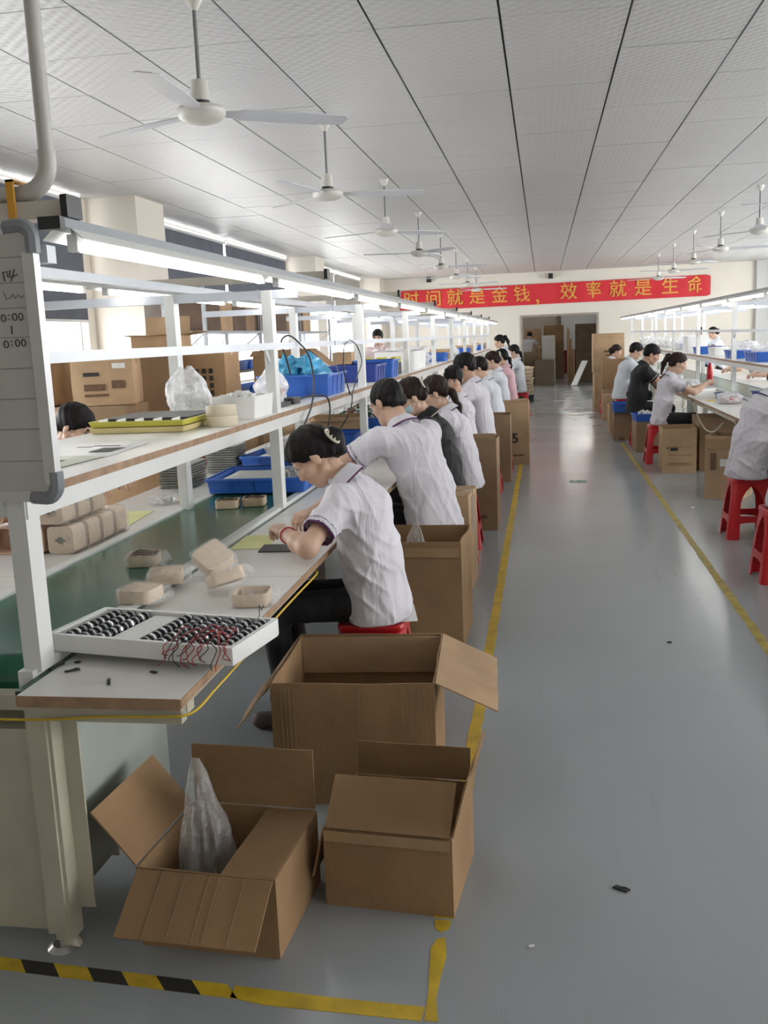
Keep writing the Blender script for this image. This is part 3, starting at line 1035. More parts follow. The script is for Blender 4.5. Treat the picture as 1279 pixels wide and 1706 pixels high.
# back room: two hanging tubes, then three unseen ones added to brighten it
M_FILLTUBE = mat('added_fill_tube', (0.9, 0.9, 0.9), rough=0.4, emit=(1.0, 0.97, 0.92), estr=60.0)
for k, (x, y) in enumerate(((-1.6, 33.5), (2.35, 32.6), (1.0, 38.6), (-1.0, 31.2), (2.0, 36.0))):
    t = thing('tube_light', ['lit tube at left inside the far doorway', 'lit tube at right inside the far doorway', 'added fill tube at the end of the back room', 'added fill tube just inside the doorway, high on the left', 'added fill tube in the middle of the back room'][k], 'light', (x, y, 2.35 if k < 2 else 2.9))
    MB().cyl((-0.6, 0, 0), (0.6, 0, 0), 0.016, n=10).build('tube', M_TUBE if k < 2 else M_FILLTUBE, t, smooth=True)
    MB().b(-0.62, 0.62, -0.02, 0.02, 0.017, 0.045).build('batten', M_WHITE, t)
    for sx in (-0.5, 0.5):
        MB().cyl((sx, 0, 0.045), (sx, 0, ZB - t.location.z), 0.004, n=6).build('hanger', M_WHITE, t)
# ================================================================== CARTONS
def carton(label, x, y, w, d, h, rz=0.0, z=0.0, m=M_CB1, is_open=True, flaps=None, warp=0.005, tape=True, group=None, seed=0, flap_m=None, marks=None):
    t = thing('carton', label, 'box', (x, y, z), rz, group)
    th = 0.006
    a, b = w / 2, d / 2
    flaps = flaps or {}
    if is_open:
        MB().panel((-a + th, b - th / 2, 0.0), (w - 2 * th, 0, 0), (0, 0, h), th, 6, 5, warp, seed=seed + 1, edge=0.0).build('back_panel', m, t, smooth=True)
        MB().panel((-a, -b + th / 2, 0.0), (w, 0, 0), (0, 0, h), th, 6, 5, warp, seed=seed + 2, edge=0.0).build('front_panel', m, t, smooth=True)
        MB().panel((-a + th / 2, -b + th, 0.0), (0, d - 1.5 * th, 0), (0, 0, h), th, 6, 5, warp, seed=seed + 3, edge=0.0).build('side_panel', m, t, smooth=True)
        MB().panel((a - th / 2, -b + th, 0.0), (0, d - 1.5 * th, 0), (0, 0, h), th, 6, 5, warp, seed=seed + 4, edge=0.0).build('side_panel', m, t, smooth=True)
        MB().b(-a + th, a - th, -b + th, b - th, 0.002, 0.002 + th).build('base_panel', m, t)
    else:
        mb = MB()
        r = 0.004
        mb.loft([rrect(w - 2 * r, d - 2 * r, r, 0, 2), rrect(w, d, r, r, 2), rrect(w + warp, d + warp, r, h / 2, 2), rrect(w, d, r, h - 0.006, 2), rrect(w - 0.004, d - 0.004, r, h - 0.003, 2)])
        mb.build('body', m, t, smooth=True)
        for sg in (-1, 1):
            MB().b(-a + 0.001, a - 0.001, min(sg * 0.0015, sg * (b - 0.001)), max(sg * 0.0015, sg * (b - 0.001)), h - 0.0045, h).build('top_flap', m, t)
        if tape:
            MB().b(-a - 0.0006, a + 0.0006, -0.025, 0.025, h, h + 0.0006).b(-a - 0.0012, -a - 0.0006, -0.025, 0.025, h - 0.06, h).b(a + 0.0006, a + 0.0012, -0.025, 0.025, h - 0.06, h).build('tape', M_TAPE, t)
    for sd, spec in flaps.items():
        ang, ln = spec[0], spec[1]
        A = math.radians(ang)
        n, e, o = {'F': (Vector((0, -1, 0)), Vector((w - 0.012, 0, 0)), Vector((-a + 0.006, -b, h))),
                   'B': (Vector((0, 1, 0)), Vector((-w + 0.012, 0, 0)), Vector((a - 0.006, b, h))),
                   'L': (Vector((-1, 0, 0)), Vector((0, -d + 0.012, 0)), Vector((-a, b - 0.006, h))),
                   'R': (Vector((1, 0, 0)), Vector((0, d - 0.012, 0)), Vector((a, -b + 0.006, h)))}[sd]
        dr = Vector((0, 0, 1)) * math.cos(A) + n * math.sin(A)
        MB().panel(o + dr * 0.004, e, dr * ln, 0.005, 8, 5, spec[2] if len(spec) > 2 else 0.006, seed=seed + ord(sd), edge=0.15).build('flap', flap_m or m, t, smooth=True)
        for fq in (spec[3] if len(spec) > 3 else ()):
            nf = dr.cross(e).normalized()
            c0 = o + dr * 0.01 + e * fq + nf * (0.0032 + abs(spec[2]) * 0.5)
            MB().bar(c0, c0 + dr * (ln - 0.012), 0.003, 0.002).build('crease', M_CB3, t)
    for mk in (marks or []):
        # (side, u, v, w, h): printed block on a face
        sd, u, v, mw, mh = mk[:5]
        off = warp + 0.003
        if sd == 'F':
            o = MB().b(u - mw / 2, u + mw / 2, -b - off, -b - off + 0.001, v - mh / 2, v + mh / 2)
        else:
            o = MB().b(a + off - 0.001, a + off, u - mw / 2, u + mw / 2, v - mh / 2, v + mh / 2)
        o.build('print_mark', mk[5] if len(mk) > 5 else M_PRINT, t)
    return t
M_PRINT = mat('faded_brown_print', (0.16, 0.09, 0.05), rough=0.8, var=0.2, vscale=60)
M_LABEL = mat('white_label', (0.7, 0.7, 0.66), rough=0.6)

# --- foreground
b1 = carton('open carton in the left foreground with a clear plastic bag in it', -0.90, 2.447, 0.40, 0.385, 0.232, math.radians(-3.5), 0, M_CB1,
            flaps={'F': (124, 0.185, 0.001, (0.2, 0.37, 0.55, 0.62, 0.8)), 'L': (40, 0.19, 0.004), 'B': (2, 0.185, 0.004), 'R': (-93, 0.155, 0.002)}, seed=3)
b2 = carton('open carton at the foreground aisle line with front flap folded back', -0.440, 2.672, 0.378, 0.365, 0.238, math.radians(-5), 0, M_CB1,
            flaps={'F': (-50, 0.165, 0.003), 'R': (14, 0.18, 0.012), 'B': (6, 0.105, 0.004), 'L': (166, 0.16, 0.004)}, seed=9)
MB().b(-0.185, 0.185, -0.1905, -0.1900, 0.205, 0.238).build('tape', M_TAPE, b2)
b3 = carton('large battered open carton in front of the seated woman', -0.685, 3.40, 0.575, 0.57, 0.452, math.radians(3), 0, M_CB1,
            flaps={'R': (116, 0.235, 0.006), 'L': (143, 0.21, 0.014)}, warp=0.010, seed=14, flap_m=M_CB2)
# inner folded-in flaps and flutes of the battered carton
MB().panel((-0.28, 0.262, 0.445), (0.56, 0, 0), (0, 0.006, -0.15), 0.005, 6, 4, 0.006, seed=5, edge=0.2).build('inner_flap', M_CB2, b3, smooth=True)
for xx in (-0.25, -0.235, -0.222, -0.205, 0.02, 0.175, 0.205, 0.235):
    MB().b(xx, xx + 0.004, -0.2975, -0.2955, 0.06, 0.44).build('crease', M_CB3, b3)
# --- along the left aisle edge
b4 = carton('tall open carton behind the nearest seated woman', -0.70, 5.125, 0.55, 0.47, 0.57, math.radians(-2), 0, M_CB1, seed=21, warp=0.008)
MB().panel((-0.27, -0.2445, 0.49), (0.54, 0, 0), (0, -0.001, 0.05), 0.001, 6, 2, 0.003, seed=3).build('tape', M_TAPE, b4)
b5 = carton('closed carton with taped top beside the black-shirted worker', -0.645, 6.2, 0.36, 0.42, 0.63, math.radians(-3), 0, M_CB2, False, seed=23)
MB().b(0.182, 0.1835, -0.08, 0.08, 0.36, 0.6).build('tape', M_TAPE, b5)
carton('narrow carton with tape-wrapped top behind the taped closed carton', -0.62, 8.2, 0.46, 0.42, 0.765, math.radians(-1), 0, M_CB3, flaps={'F': (-20, 0.05)}, seed=27,
       marks=[('F', 0.05, 0.42, 0.05, 0.05), ('F', 0.08, 0.12, 0.12, 0.03), ('F', 0.0, 0.58, 0.2, 0.03)])
carton('plain tall open carton third from the doorway, left aisle edge', -0.56, 10.9, 0.38, 0.42, 0.745, 0, 0, M_CB3, seed=31)
b8 = carton('large tall carton printed with the digit five, left aisle edge', -0.46, 12.4, 0.54, 0.55, 0.775, 0, 0, M_CB2, seed=33, marks=[('F', 0.14, 0.12, 0.14, 0.02)])
_five = text_mesh('5', 0.17, M_INK, 0.003)
link('printed_five', _five, b8, (0.10, -0.284, 0.33), (math.pi / 2, 0, 0))
carton('small upright carton farther along the left aisle edge', -0.42, 15.1, 0.34, 0.35, 0.62, 0.05, 0, M_CB2, False, seed=35)
# pallet with stacked trays near the doorway
pl = thing('pallet', 'small black pallet under the stacked trays near the doorway', 'pallet', (-0.57, 23.75, 0))
for yy in (-0.2, 0.0, 0.2):
    MB().b(-0.32, 0.32, yy - 0.05, yy + 0.05, 0, 0.1).build('runner', M_BLACK, pl)
MB().b(-0.33, 0.33, -0.27, 0.27, 0.1, 0.16).build('deck', M_BLACK, pl)
M_PULP = mat('pale_pulp', (0.62, 0.5, 0.36), rough=0.8, var=0.08)
for k in range(8):
    z = 0.16 + 0.085 * k
    t = thing('part_tray', '%s pale moulded tray from the bottom of the stack on the pallet' % ORD[k], 'tray', (-0.57 + 0.01 * math.sin(k * 2.1), 23.75, z), 0, 'trays stacked on the pallet')
    MB().loft([rrect(0.60, 0.48, 0.03, 0.0), rrect(0.66, 0.54, 0.04, 0.055), rrect(0.66, 0.54, 0.04, 0.062), rrect(0.62, 0.50, 0.03, 0.062), rrect(0.58, 0.46, 0.03, 0.012)]).build('shell', M_PULP, t, smooth=True)
    for sx in (-0.15, 0.15):
        for sy in (-0.12, 0.12):
            MB().lathe([(0.10, 0.013), (0.09, 0.07), (0.05, 0.08)], 12, c=(sx, sy, 0)).build('moulded_part', M_ABS, t, smooth=True)

# --- doorway and back room
carton('dark brown drum-like carton standing in the doorway', 0.02, 30.9, 0.60, 0.6, 0.77, 0.04, 0, cardboard('dark_kraft', (0.16, 0.12, 0.08)), seed=41)
carton('dark brown carton at the left jamb of the doorway', -0.40, 31.9, 0.44, 0.5, 1.02, 0, 0, cardboard('dark_kraft', (0.16, 0.12, 0.08)), False, seed=42, tape=False)
sc = thing('foam_stack', 'tall white block of foam sheets behind the doorway carton', 'foam', (0.16, 34.0, 0))
for k in range(8):
    MB().b(-0.22 + 0.008 * (k % 3), 0.24 - 0.006 * (k % 2), -0.2, 0.2, 0.19 * k, 0.19 * k + 0.186).build('sheet', M_FOAM, sc)
carton('large carton at the bottom of the pile by the partition end', 0.33, 35.0, 0.75, 0.7, 1.25, 0, 0, M_CB3, False, seed=44)
carton('brown carton on top of the pile by the partition end', 0.36, 34.95, 0.66, 0.6, 0.60, 0.03, 1.2515, M_CB1, False, seed=45)
carton('pale carton on the foam heap at left of the back room', -0.37, 35.1, 0.55, 0.5, 1.75, 0, 0, M_CB2, False, seed=46)
carton('dark tall carton, lower one of the stack at right of doorway', 1.35, 32.1, 0.66, 0.7, 0.92, 0, 0, cardboard('dark_kraft', (0.16, 0.12, 0.08)), False, seed=47, tape=False)
carton('dark tall carton, upper one of the stack at right of doorway', 1.35, 32.1, 0.66, 0.7, 0.92, 0, 0.9225, cardboard('dark_kraft', (0.16, 0.12, 0.08)), False, seed=48, tape=False)
for k in range(3):
    bo = MB().b(-0.03, 0.03, -0.5, 0.5, 0, 1.05 + 0.33 * k).build('flat_carton', M_CB2, loc=(0.96 - 0.075 * k, 32.3 + 0.35 * k, 0.0))
    tag(bo, ['shortest folded carton sheet leaning in the back room', 'middle folded carton sheet in the back room', 'tallest folded carton sheet in the back room'][k], 'cardboard sheet', 'flat cartons in the back room')
bd = MB().panel((-0.09, -0.01, 0.0), (0.18, 0, 0), (0.33, 0.12, 0.72), 0.02, 1, 1).build('board', M_PAPER, loc=(0.90, 29.95, 0.012))
tag(bd, 'pale board leaning against the right doorway stack', 'board')
rc = thing('red_crate', 'dark red plastic crate on the back room floor', 'crate', (1.08, 39.2, 0))
for k in range(3):
    MB().loft([rrect(0.56, 0.4, 0.03, 0.3 * k), rrect(0.62, 0.45, 0.03, 0.3 * k + 0.27), rrect(0.66, 0.48, 0.03, 0.3 * k + 0.275), rrect(0.66, 0.48, 0.03, 0.3 * k + 0.298)]).build('tier', mat('dark_red_plastic', (0.16, 0.01, 0.02), rough=0.4), rc, smooth=True)

# --- right aisle edge, far to near
carton('pale tall carton, lower one of the far right stack', 1.29, 20.2, 0.58, 0.6, 0.78, 0.02, 0, M_CB2, False, seed=51)
carton('pale tall carton with faint print, upper one of the far right stack', 1.28, 20.2, 0.60, 0.6, 0.77, 0.0, 0.7825, M_CB2, False, seed=52, marks=[('F', 0.05, 0.42, 0.3, 0.04), ('F', 0.05, 0.34, 0.2, 0.03)])
carton('brown carton at the bottom of the open-topped right stack', 1.36, 18.8, 0.52, 0.5, 0.53, 0, 0, M_CB3, False, seed=53)
carton('brown open carton on top of the right stack', 1.35, 18.8, 0.54, 0.5, 0.54, 0, 0.5325, M_CB1, seed=54)
carton('small closed carton in front of the right open-topped stack', 1.25, 18.15, 0.40, 0.36, 0.46, 0, 0, M_CB2, False, seed=55)
carton('low pale open carton on the right, beside the taller blue crate box', 1.13, 15.75, 0.24, 0.55, 0.46, 0, 0, M_CB2, seed=56)
carton('brown carton carrying blue crates on the right aisle edge', 1.27, 14.85, 0.50, 0.5, 0.42, -0.02, 0, M_CB3, False, seed=57, marks=[('F', -0.14, 0.03, 0.08, 0.04)])
carton('taped brown carton under the bin of white parts', 1.36, 13.35, 0.34, 0.34, 0.40, 0.1, 0, M_CB3, False, seed=58)
rb1 = carton('printed open carton behind the red stools, right aisle', 1.50, 11.42, 0.37, 0.55, 0.50, math.radians(-2), 0, M_CB2, seed=61, warp=0.003,
             marks=[('F', -0.06, 0.27, 0.08, 0.03, M_INK), ('F', -0.13, 0.285, 0.02, 0.02), ('F', 0.0, 0.205, 0.26, 0.004), ('F', 0.0, 0.115, 0.26, 0.004), ('F', 0.0, 0.295, 0.26, 0.003), ('F', 0.0, 0.095, 0.26, 0.004)])
carton('shaded tall carton under the right bench beside the printed carton', 1.93, 11.6, 0.40, 0.6, 0.60, 0, 0, M_CB3, False, seed=62)
rb2 = carton('slightly crushed open carton with a white label, right bench', 1.74, 9.58, 0.34, 0.44, 0.60, math.radians(-24), 0, M_CB2, seed=63, warp=0.012, marks=[('F', 0.02, 0.35, 0.09, 0.07, M_LABEL), ('F', -0.09, 0.36, 0.05, 0.16)])
MB().panel((-0.165, -0.236, 0.48), (0.33, 0, 0), (0, -0.001, 0.09), 0.001, 6, 2, 0.003, seed=3).build('tape', M_TAPE, rb2)

# --- box heap behind the left bench
H = [('pale carton at the foot of the heap behind the opposite worker', -3.45, 7.2, 0.62, 0.5, 0.62, 0.0, 0.0, M_CB2),
     ('brown carton second from the floor behind the opposite worker', -3.46, 7.2, 0.60, 0.5, 0.58, 0.05, 0.6225, M_CB3),
     ('printed carton tilted on top of the heap at left', -3.38, 7.2, 0.46, 0.42, 0.37, 0.25, 1.2045, M_CB2),
     ('pale carton half hidden by the whiteboard edge', -4.0, 7.3, 0.42, 0.45, 0.40, -0.1, 1.2105, M_CB2),
     ('brown support carton below the half hidden pale carton', -4.04, 7.3, 0.42, 0.5, 1.209, 0.0, 0.0, M_CB3),
     ('squat carton at the foot of the heap near the column', -2.93, 7.1, 0.40, 0.4, 0.55, 0.0, 0.0, M_CB3),
     ('taped squat carton in the middle of the heap near the column', -2.94, 7.1, 0.38, 0.4, 0.58, 0.03, 0.5525, M_CB2),
     ('tall plain carton at the back of the heap by the column', -3.15, 7.9, 0.34, 0.4, 1.62, 0.0, 0.0, M_CB3),
     ('tall stamped carton at the back right of the heap', -2.78, 7.95, 0.36, 0.4, 1.60, 0.0, 0.0, M_CB1),
     ('low carton in front of the stamped tall carton', -2.72, 6.55, 0.34, 0.36, 0.98, 0.0, 0.0, M_CB1)]
for k, (lb, x, y, w, d, h, rz, z, m_) in enumerate(H):
    mk = None
    if k == 2:
        mk = [('F', -0.08, 0.24, 0.12, 0.03, M_INK), ('F', -0.06, 0.14, 0.16, 0.05), ('F', 0.12, 0.16, 0.10, 0.06), ('F', -0.05, 0.08, 0.18, 0.02), ('F', 0.13, 0.3, 0.1, 0.04, M_LABEL)]
    if k == 8:
        mk = [('F', -0.06 + 0.06 * a_, 1.42 - 0.06 * b_, 0.035, 0.04, M_INK) for a_ in range(3) for b_ in range(4)] + [('F', 0.0, 1.12, 0.02, 0.12)]
    carton(lb, x, y, w, d, h, rz, z, m_, False, seed=70 + k, marks=mk, warp=0.008)
carton('open carton with raised flaps on top of the heap', -3.17, 7.85, 0.40, 0.4, 0.10, 0.1, 1.6225, M_CB2, flaps={'B': (8, 0.16), 'F': (88, 0.18), 'R': (80, 0.16)}, seed=88)
for k in range(5):
    carton('%s brown carton of the floor row beyond the opposite bench' % ORD[k], -3.0 + 0.03 * k, 8.7 + 0.62 * k, 0.55, 0.55, 0.92 - 0.04 * (k % 2), 0.0, 0.0, [M_CB1, M_CB3, M_CB2][k % 3], False, seed=90 + k, group='floor row of cartons beyond the opposite bench')

# ================================================================== STOOLS
def stool_meshes():
    def leg(sx, sy):
        zs = [0.0, 0.03, 0.10, 0.13, 0.17, 0.20, 0.28, 0.33, 0.37, 0.395, 0.41, 0.43]
        arm = [0.086, 0.084, 0.080, 0.078, 0.074, 0.070, 0.068, 0.078, 0.096, 0.118, 0.134, 0.134]
        rings = []
        for z, a in zip(zs, arm):
            w = 0.185 + (0.136 - 0.185) * (z / 0.43)
            r = 0.035
            a = min(a, w - 0.0005)
            out, inn = [], []
            path = [(w - a, w)] + [(w - r + r * math.sin(q), w - r + r * math.cos(q)) for q in [math.pi / 2 * k / 5 for k in range(6)]] + [(w, w - a)]
            ri = r - 0.007
            path_i = [(w - a, w - 0.007)] + [(w - r + ri * math.sin(q), w - r + ri * math.cos(q)) for q in [math.pi / 2 * k / 5 for k in range(6)]] + [(w - 0.007, w - a)]
            rings.append([Vector((sx * x, sy * y, z)) for x, y in path + path_i[::-1]])
        return MB().loft(rings)
    seat = MB()
    seat.loft([rrect(0.275, 0.275, 0.037, 0.43), rrect(0.285, 0.285, 0.04, 0.437), rrect(0.285, 0.285, 0.04, 0.452), rrect(0.275, 0.275, 0.036, 0.46), rrect(0.235, 0.235, 0.03, 0.461), rrect(0.225, 0.225, 0.03, 0.457)])
    def rail(k):
        m = MB()
        w0, w1 = 0.185 + (0.136 - 0.185) * (0.115 / 0.43), 0.185 + (0.136 - 0.185) * (0.175 / 0.43)
        pts = []
        n = 8
        A = []
        for i in range(n + 1):
            u = -1 + 2 * i / n
            zlo = 0.115 + 0.018 * (1 - u * u) - 0.035 * max(0, abs(u) - 0.75)
            zhi = 0.185 - 0.004 * (1 - u * u) + 0.03 * max(0, abs(u) - 0.8)
            x0, x1 = u * (w0 - 0.045), u * (w1 - 0.045)
            A.append([Vector((x0, w0, zlo)), Vector((x1, w1, zhi)), Vector((x1, w1 - 0.006, zhi)), Vector((x0, w0 - 0.006, zlo))])
        m.loft(A)
        a = k * math.pi / 2
        for i, v in enumerate(m.v):
            x, y = R2(v[0], v[1], a)
            m.v[i] = (x, y, v[2])
        return m
    return seat, [leg(1, 1), leg(-1, 1), leg(-1, -1), leg(1, -1)], [rail(k) for k in range(4)]
_st = None
def stool(x, y, rz, label, k=0, h=1.0):
    global _st
    t = thing('plastic_stool', label, 'stool', (x, y, 0), rz, 'red plastic stools')
    if _st is None:
        s_, l_, r_ = stool_meshes()
        _st = [('seat', s_.build('seat', M_RED, t, smooth=True).data)]
        _st += [('leg', q.build('leg', M_RED, t, smooth=True).data) for q in l_]
        _st += [('stretcher', q.build('stretcher', M_RED, t, smooth=True).data) for q in r_]
    else:
        for nm, me in _st:
            link(nm, me, t)
    return t
SEAT = 0.461
# ================================================================== PROP BUILDERS
SHL, SHR = 1.279, 1.204       # shelf surfaces of the left and right rack
TOPZ, BELTZ = 0.781, 0.793
def crate(label, x, y, z, w, d, h, rz=0.0, m=M_BLUE, group=None, ribs=True, cat='crate'):
    t = thing('plastic_crate', label, cat, (x, y, z), rz, group)
    tp = 0.012
    MB().loft([rrect(w - 2 * tp, d - 2 * tp, 0.012, 0.0, 3), rrect(w, d, 0.016, h - 0.008, 3), rrect(w - 0.006, d - 0.006, 0.014, h - 0.008, 3), rrect(w - 2 * tp - 0.006, d - 2 * tp - 0.006, 0.010, 0.005, 3)]).build('body', m, t, smooth=True)
    MB().loft([rrect(w - 0.006, d - 0.006, 0.014, h - 0.007, 3), rrect(w + 0.02, d + 0.02, 0.02, h - 0.014, 3), rrect(w + 0.02, d + 0.02, 0.02, h - 0.002, 3), rrect(w + 0.014, d + 0.014, 0.02, h, 3), rrect(w - 0.008, d - 0.008, 0.014, h, 3)], cap0=False, cap1=False).build('rim', m, t, smooth=True)
    if ribs:
        nx_, ny_ = max(1, round(w / 0.14)), max(1, round(d / 0.14))
        for k in range(1, nx_):
            xx = -w / 2 + w * k / nx_
            for sg in (-1, 1):
                MB().bar((xx, sg * (d / 2 - tp), 0.004), (xx, sg * (d / 2 + 0.002), h - 0.014), 0.006, 0.008).build('rib', m, t)
        for k in range(1, ny_):
            yy = -d / 2 + d * k / ny_
            for sg in (-1, 1):
                MB().bar((sg * (w / 2 - tp), yy, 0.004), (sg * (w / 2 + 0.002), yy, h - 0.014), 0.006, 0.008).build('rib', m, t)
    return t
def blob(mb, c, r, seed, amp=0.18, n=18, flat=0.0, mi=0, freq=2.2):
    """lumpy closed form"""
    c = Vector(c)
    rx, ry, rz_ = r
    m_ = n // 2
    rings = []
    for k in range(m_ + 1):
        a = -math.pi / 2 + math.pi * (0.03 + 0.94 * k / m_)
        ring = []
        for i in range(n):
            b_ = 2 * math.pi * i / n
            u = Vector((math.cos(a) * math.cos(b_), math.cos(a) * math.sin(b_), math.sin(a)))
            f = 1 + amp * 2 * mnoise.noise(u * freq + Vector((seed * 7.3, seed * 3.1, seed)))
            q = Vector((rx * u.x * f, ry * u.y * f, rz_ * u.z * f))
            if q.z < -rz_ * (1 - flat):
                q.z = -rz_ * (1 - flat)
            ring.append(c + q)
        rings.append(ring)
    return mb.loft(rings, mi)
def film_bag(label, x, y, z, w, d, h, seed=1, m=M_FILM2, content=None, cm=M_FOAM, rz=0.0, neck=True, name='plastic_bag', cat='bag', n_items=14, group=None):
    t = thing(name, label, cat, (x, y, z), rz, group)
    mb = MB()
    n, K = 28, 14
    rings = []
    rr = random.Random(seed)
    for k in range(K + 1):
        f = k / K
        if neck:
            wd = (0.86 + 0.25 * math.sin(f * math.pi * 0.9)) if f < 0.55 else (1.05 - 0.75 * ((f - 0.55) / 0.45) ** 1.2)
        else:
            wd = math.sqrt(max(0.02, 1 - (2 * f - 1) ** 4 * 0.9))
        ring = []
        for i in range(n):
            a = 2 * math.pi * i / n
            q = Vector((math.cos(a) * 2, math.sin(a) * 2, f * 3 + seed * 5))
            g = wd * (1 + 0.24 * mnoise.noise(q) + 0.06 * math.sin(a * 9 + f * 6 + seed))
            ring.append(Vector((w / 2 * g * math.cos(a) + 0.05 * w * f * math.sin(seed), d / 2 * g * math.sin(a), max(0.001, h * (f + 0.05 * math.sin(a * 3 + seed) * f)))))
        rings.append(ring)
    mb.loft(rings, cap1=neck is False)
    mb.build('film', m, t, smooth='all')
    if content:
        mc = MB()
        for k in range(n_items):
            a, r = rr.uniform(0, 6.28), math.sqrt(rr.random()) * 0.36
            s_ = content * rr.uniform(0.8, 1.2)
            zz = max(rr.uniform(0.1, 0.42) * h, s_ * 0.75 + 0.004)
            R = Matrix.Rotation(rr.uniform(0, 6), 3, Vector((rr.random(), rr.random(), rr.random() + 0.1)).normalized())
            mc.box((w * r * math.cos(a), d * r * math.sin(a), zz), (s_, s_ * 0.8, s_ * 0.5), k % 2, R)
        o = mc.build('contents', [cm, M_WHITE], t)
        o['kind'] = 'stuff'
    return t
# moulded cream housing: square tub with rounded corners, boss, hole
def housing_mesh(w=0.118, h=0.042):
    m = MB()
    m.loft([rrect(w - 0.006, w - 0.006, 0.018, 0.0), rrect(w, w, 0.02, 0.006), rrect(w, w, 0.02, h), rrect(w - 0.008, w - 0.008, 0.017, h), rrect(w - 0.010, w - 0.010, 0.016, 0.008)])
    m.lathe([(0.020, 0.0085), (0.020, 0.022), (0.009, 0.022), (0.009, 0.012)], 14)
    for sx, sy in ((1, 1), (-1, 1), (-1, -1), (1, -1)):
        m.cyl((sx * 0.042, sy * 0.042, 0.008), (sx * 0.042, sy * 0.042, h - 0.006), 0.005, n=8)
    return m
HM = housing_mesh().mesh('housing', M_ABS)
for p_ in HM.polygons:
    p_.use_smooth = True
HM.set_sharp_from_angle(angle=0.6)
def wrap_mesh(w, d, h, seed, tail=0.05):
    m = MB()
    rings = []
    n = 26
    for k, (f, sc, zz) in enumerate(((0, 0.9, 0.0), (0.1, 1.03, 0.004), (0.5, 1.06, 0.5), (0.9, 1.02, 0.96), (1, 0.82, 1.03))):
        ring = []
        base = rrect(w, d, 0.02, 0, 5)
        for i, v in enumerate(base):
            g = sc * (1 + 0.10 * mnoise.noise(Vector((v.x * 30, v.y * 30, k + seed * 3))))
            tx = tail * (1 if v.x > w * 0.3 else 0) * (0.6 + 0.6 * mnoise.noise(Vector((v.y * 25, seed, k)))) * (1 - abs(f - 0.3))
            ring.append(Vector((v.x * g + tx, v.y * g, h * zz * (1 + 0.08 * mnoise.noise(Vector((v.x * 20, v.y * 20, seed)))) + 0.0005)))
        rings.append(ring)
    return m.loft(rings)
def bagged_housing(label, x, y, z, rz=0.0, tilt=(0, 0), bag=True, wires=False, group=None, seed=1, scale=1.0, flip=False):
    t = thing('bagged_housing' if bag else 'moulded_housing', label, 'plastic part', (x, y, z), rz, group)
    t.rotation_euler = (tilt[0], tilt[1], rz)
    t.scale = (scale, scale, scale)
    o = link('housing', HM, t, (0, 0, 0.0435 if flip else 0.0015), (math.pi if flip else 0, 0, 0))
    if bag:
        wrap_mesh(0.124, 0.124, 0.047, seed).build('film', M_FILM, t, smooth='all')
    if wires:
        mb = MB()
        for k in range(3):
            mb.tube([(-0.05, -0.03 + 0.03 * k, 0.044), (-0.02, -0.045 + 0.035 * k, 0.052), (0.03, -0.04 + 0.03 * k, 0.047), (0.05, 0.02 - 0.02 * k, 0.045)], 0.0022, 5)
        mb.build('wires', M_BLACK, t)
    return t

def smooth_pts(pts, n=7):
    # Catmull-Rom through the given points
    P = [Vector(p) for p in pts]
    Q = []
    for i in range(len(P) - 1):
        a, b, c, d = P[max(i - 1, 0)], P[i], P[i + 1], P[min(i + 2, len(P) - 1)]
        for k in range(n):
            t = k / n
            Q.append(0.5 * ((2 * b) + (c - a) * t + (2 * a - 5 * b + 4 * c - d) * t * t + (3 * b - a - 3 * c + d) * t ** 3))
    Q.append(P[-1])
    return Q
# ================================================================== ON THE LEFT BENCH
bagged_housing('cream housing without bag on the belt beside the blue tray, left one', -1.625, 4.74, BELTZ, 0.15, bag=False, wires=True, scale=1.0)
bagged_housing('cream housing without bag on the belt beside the blue tray, right one', -1.500, 4.80, BELTZ, 0.15, bag=False, wires=True, scale=1.0)
bagged_housing('bagged cream housing alone in the middle of the green belt', -1.545, 3.47, BELTZ, 0.2, wires=True, seed=4)
bagged_housing('bagged cream housing at belt edge nearest the foam tray', -1.325, 2.925, 0.802, -0.15, seed=5, flip=True)
bagged_housing('bagged cream housing at belt edge behind the nearest one', -1.335, 3.17, 0.802, 0.3, seed=6, flip=True)
bagged_housing('bagged cream housing tilted up at the belt edge', -1.205, 3.31, 0.84, -0.5, (0.45, 0.5), seed=7, flip=True)
bagged_housing('bagged cream housing leaning on the white worktop', -1.085, 3.10, 0.812, 0.6, (-0.35, -0.15), seed=8)
bagged_housing('bagged cream housing lying flat at the front worktop edge', -0.955, 2.965, TOPZ, 0.1, seed=9)
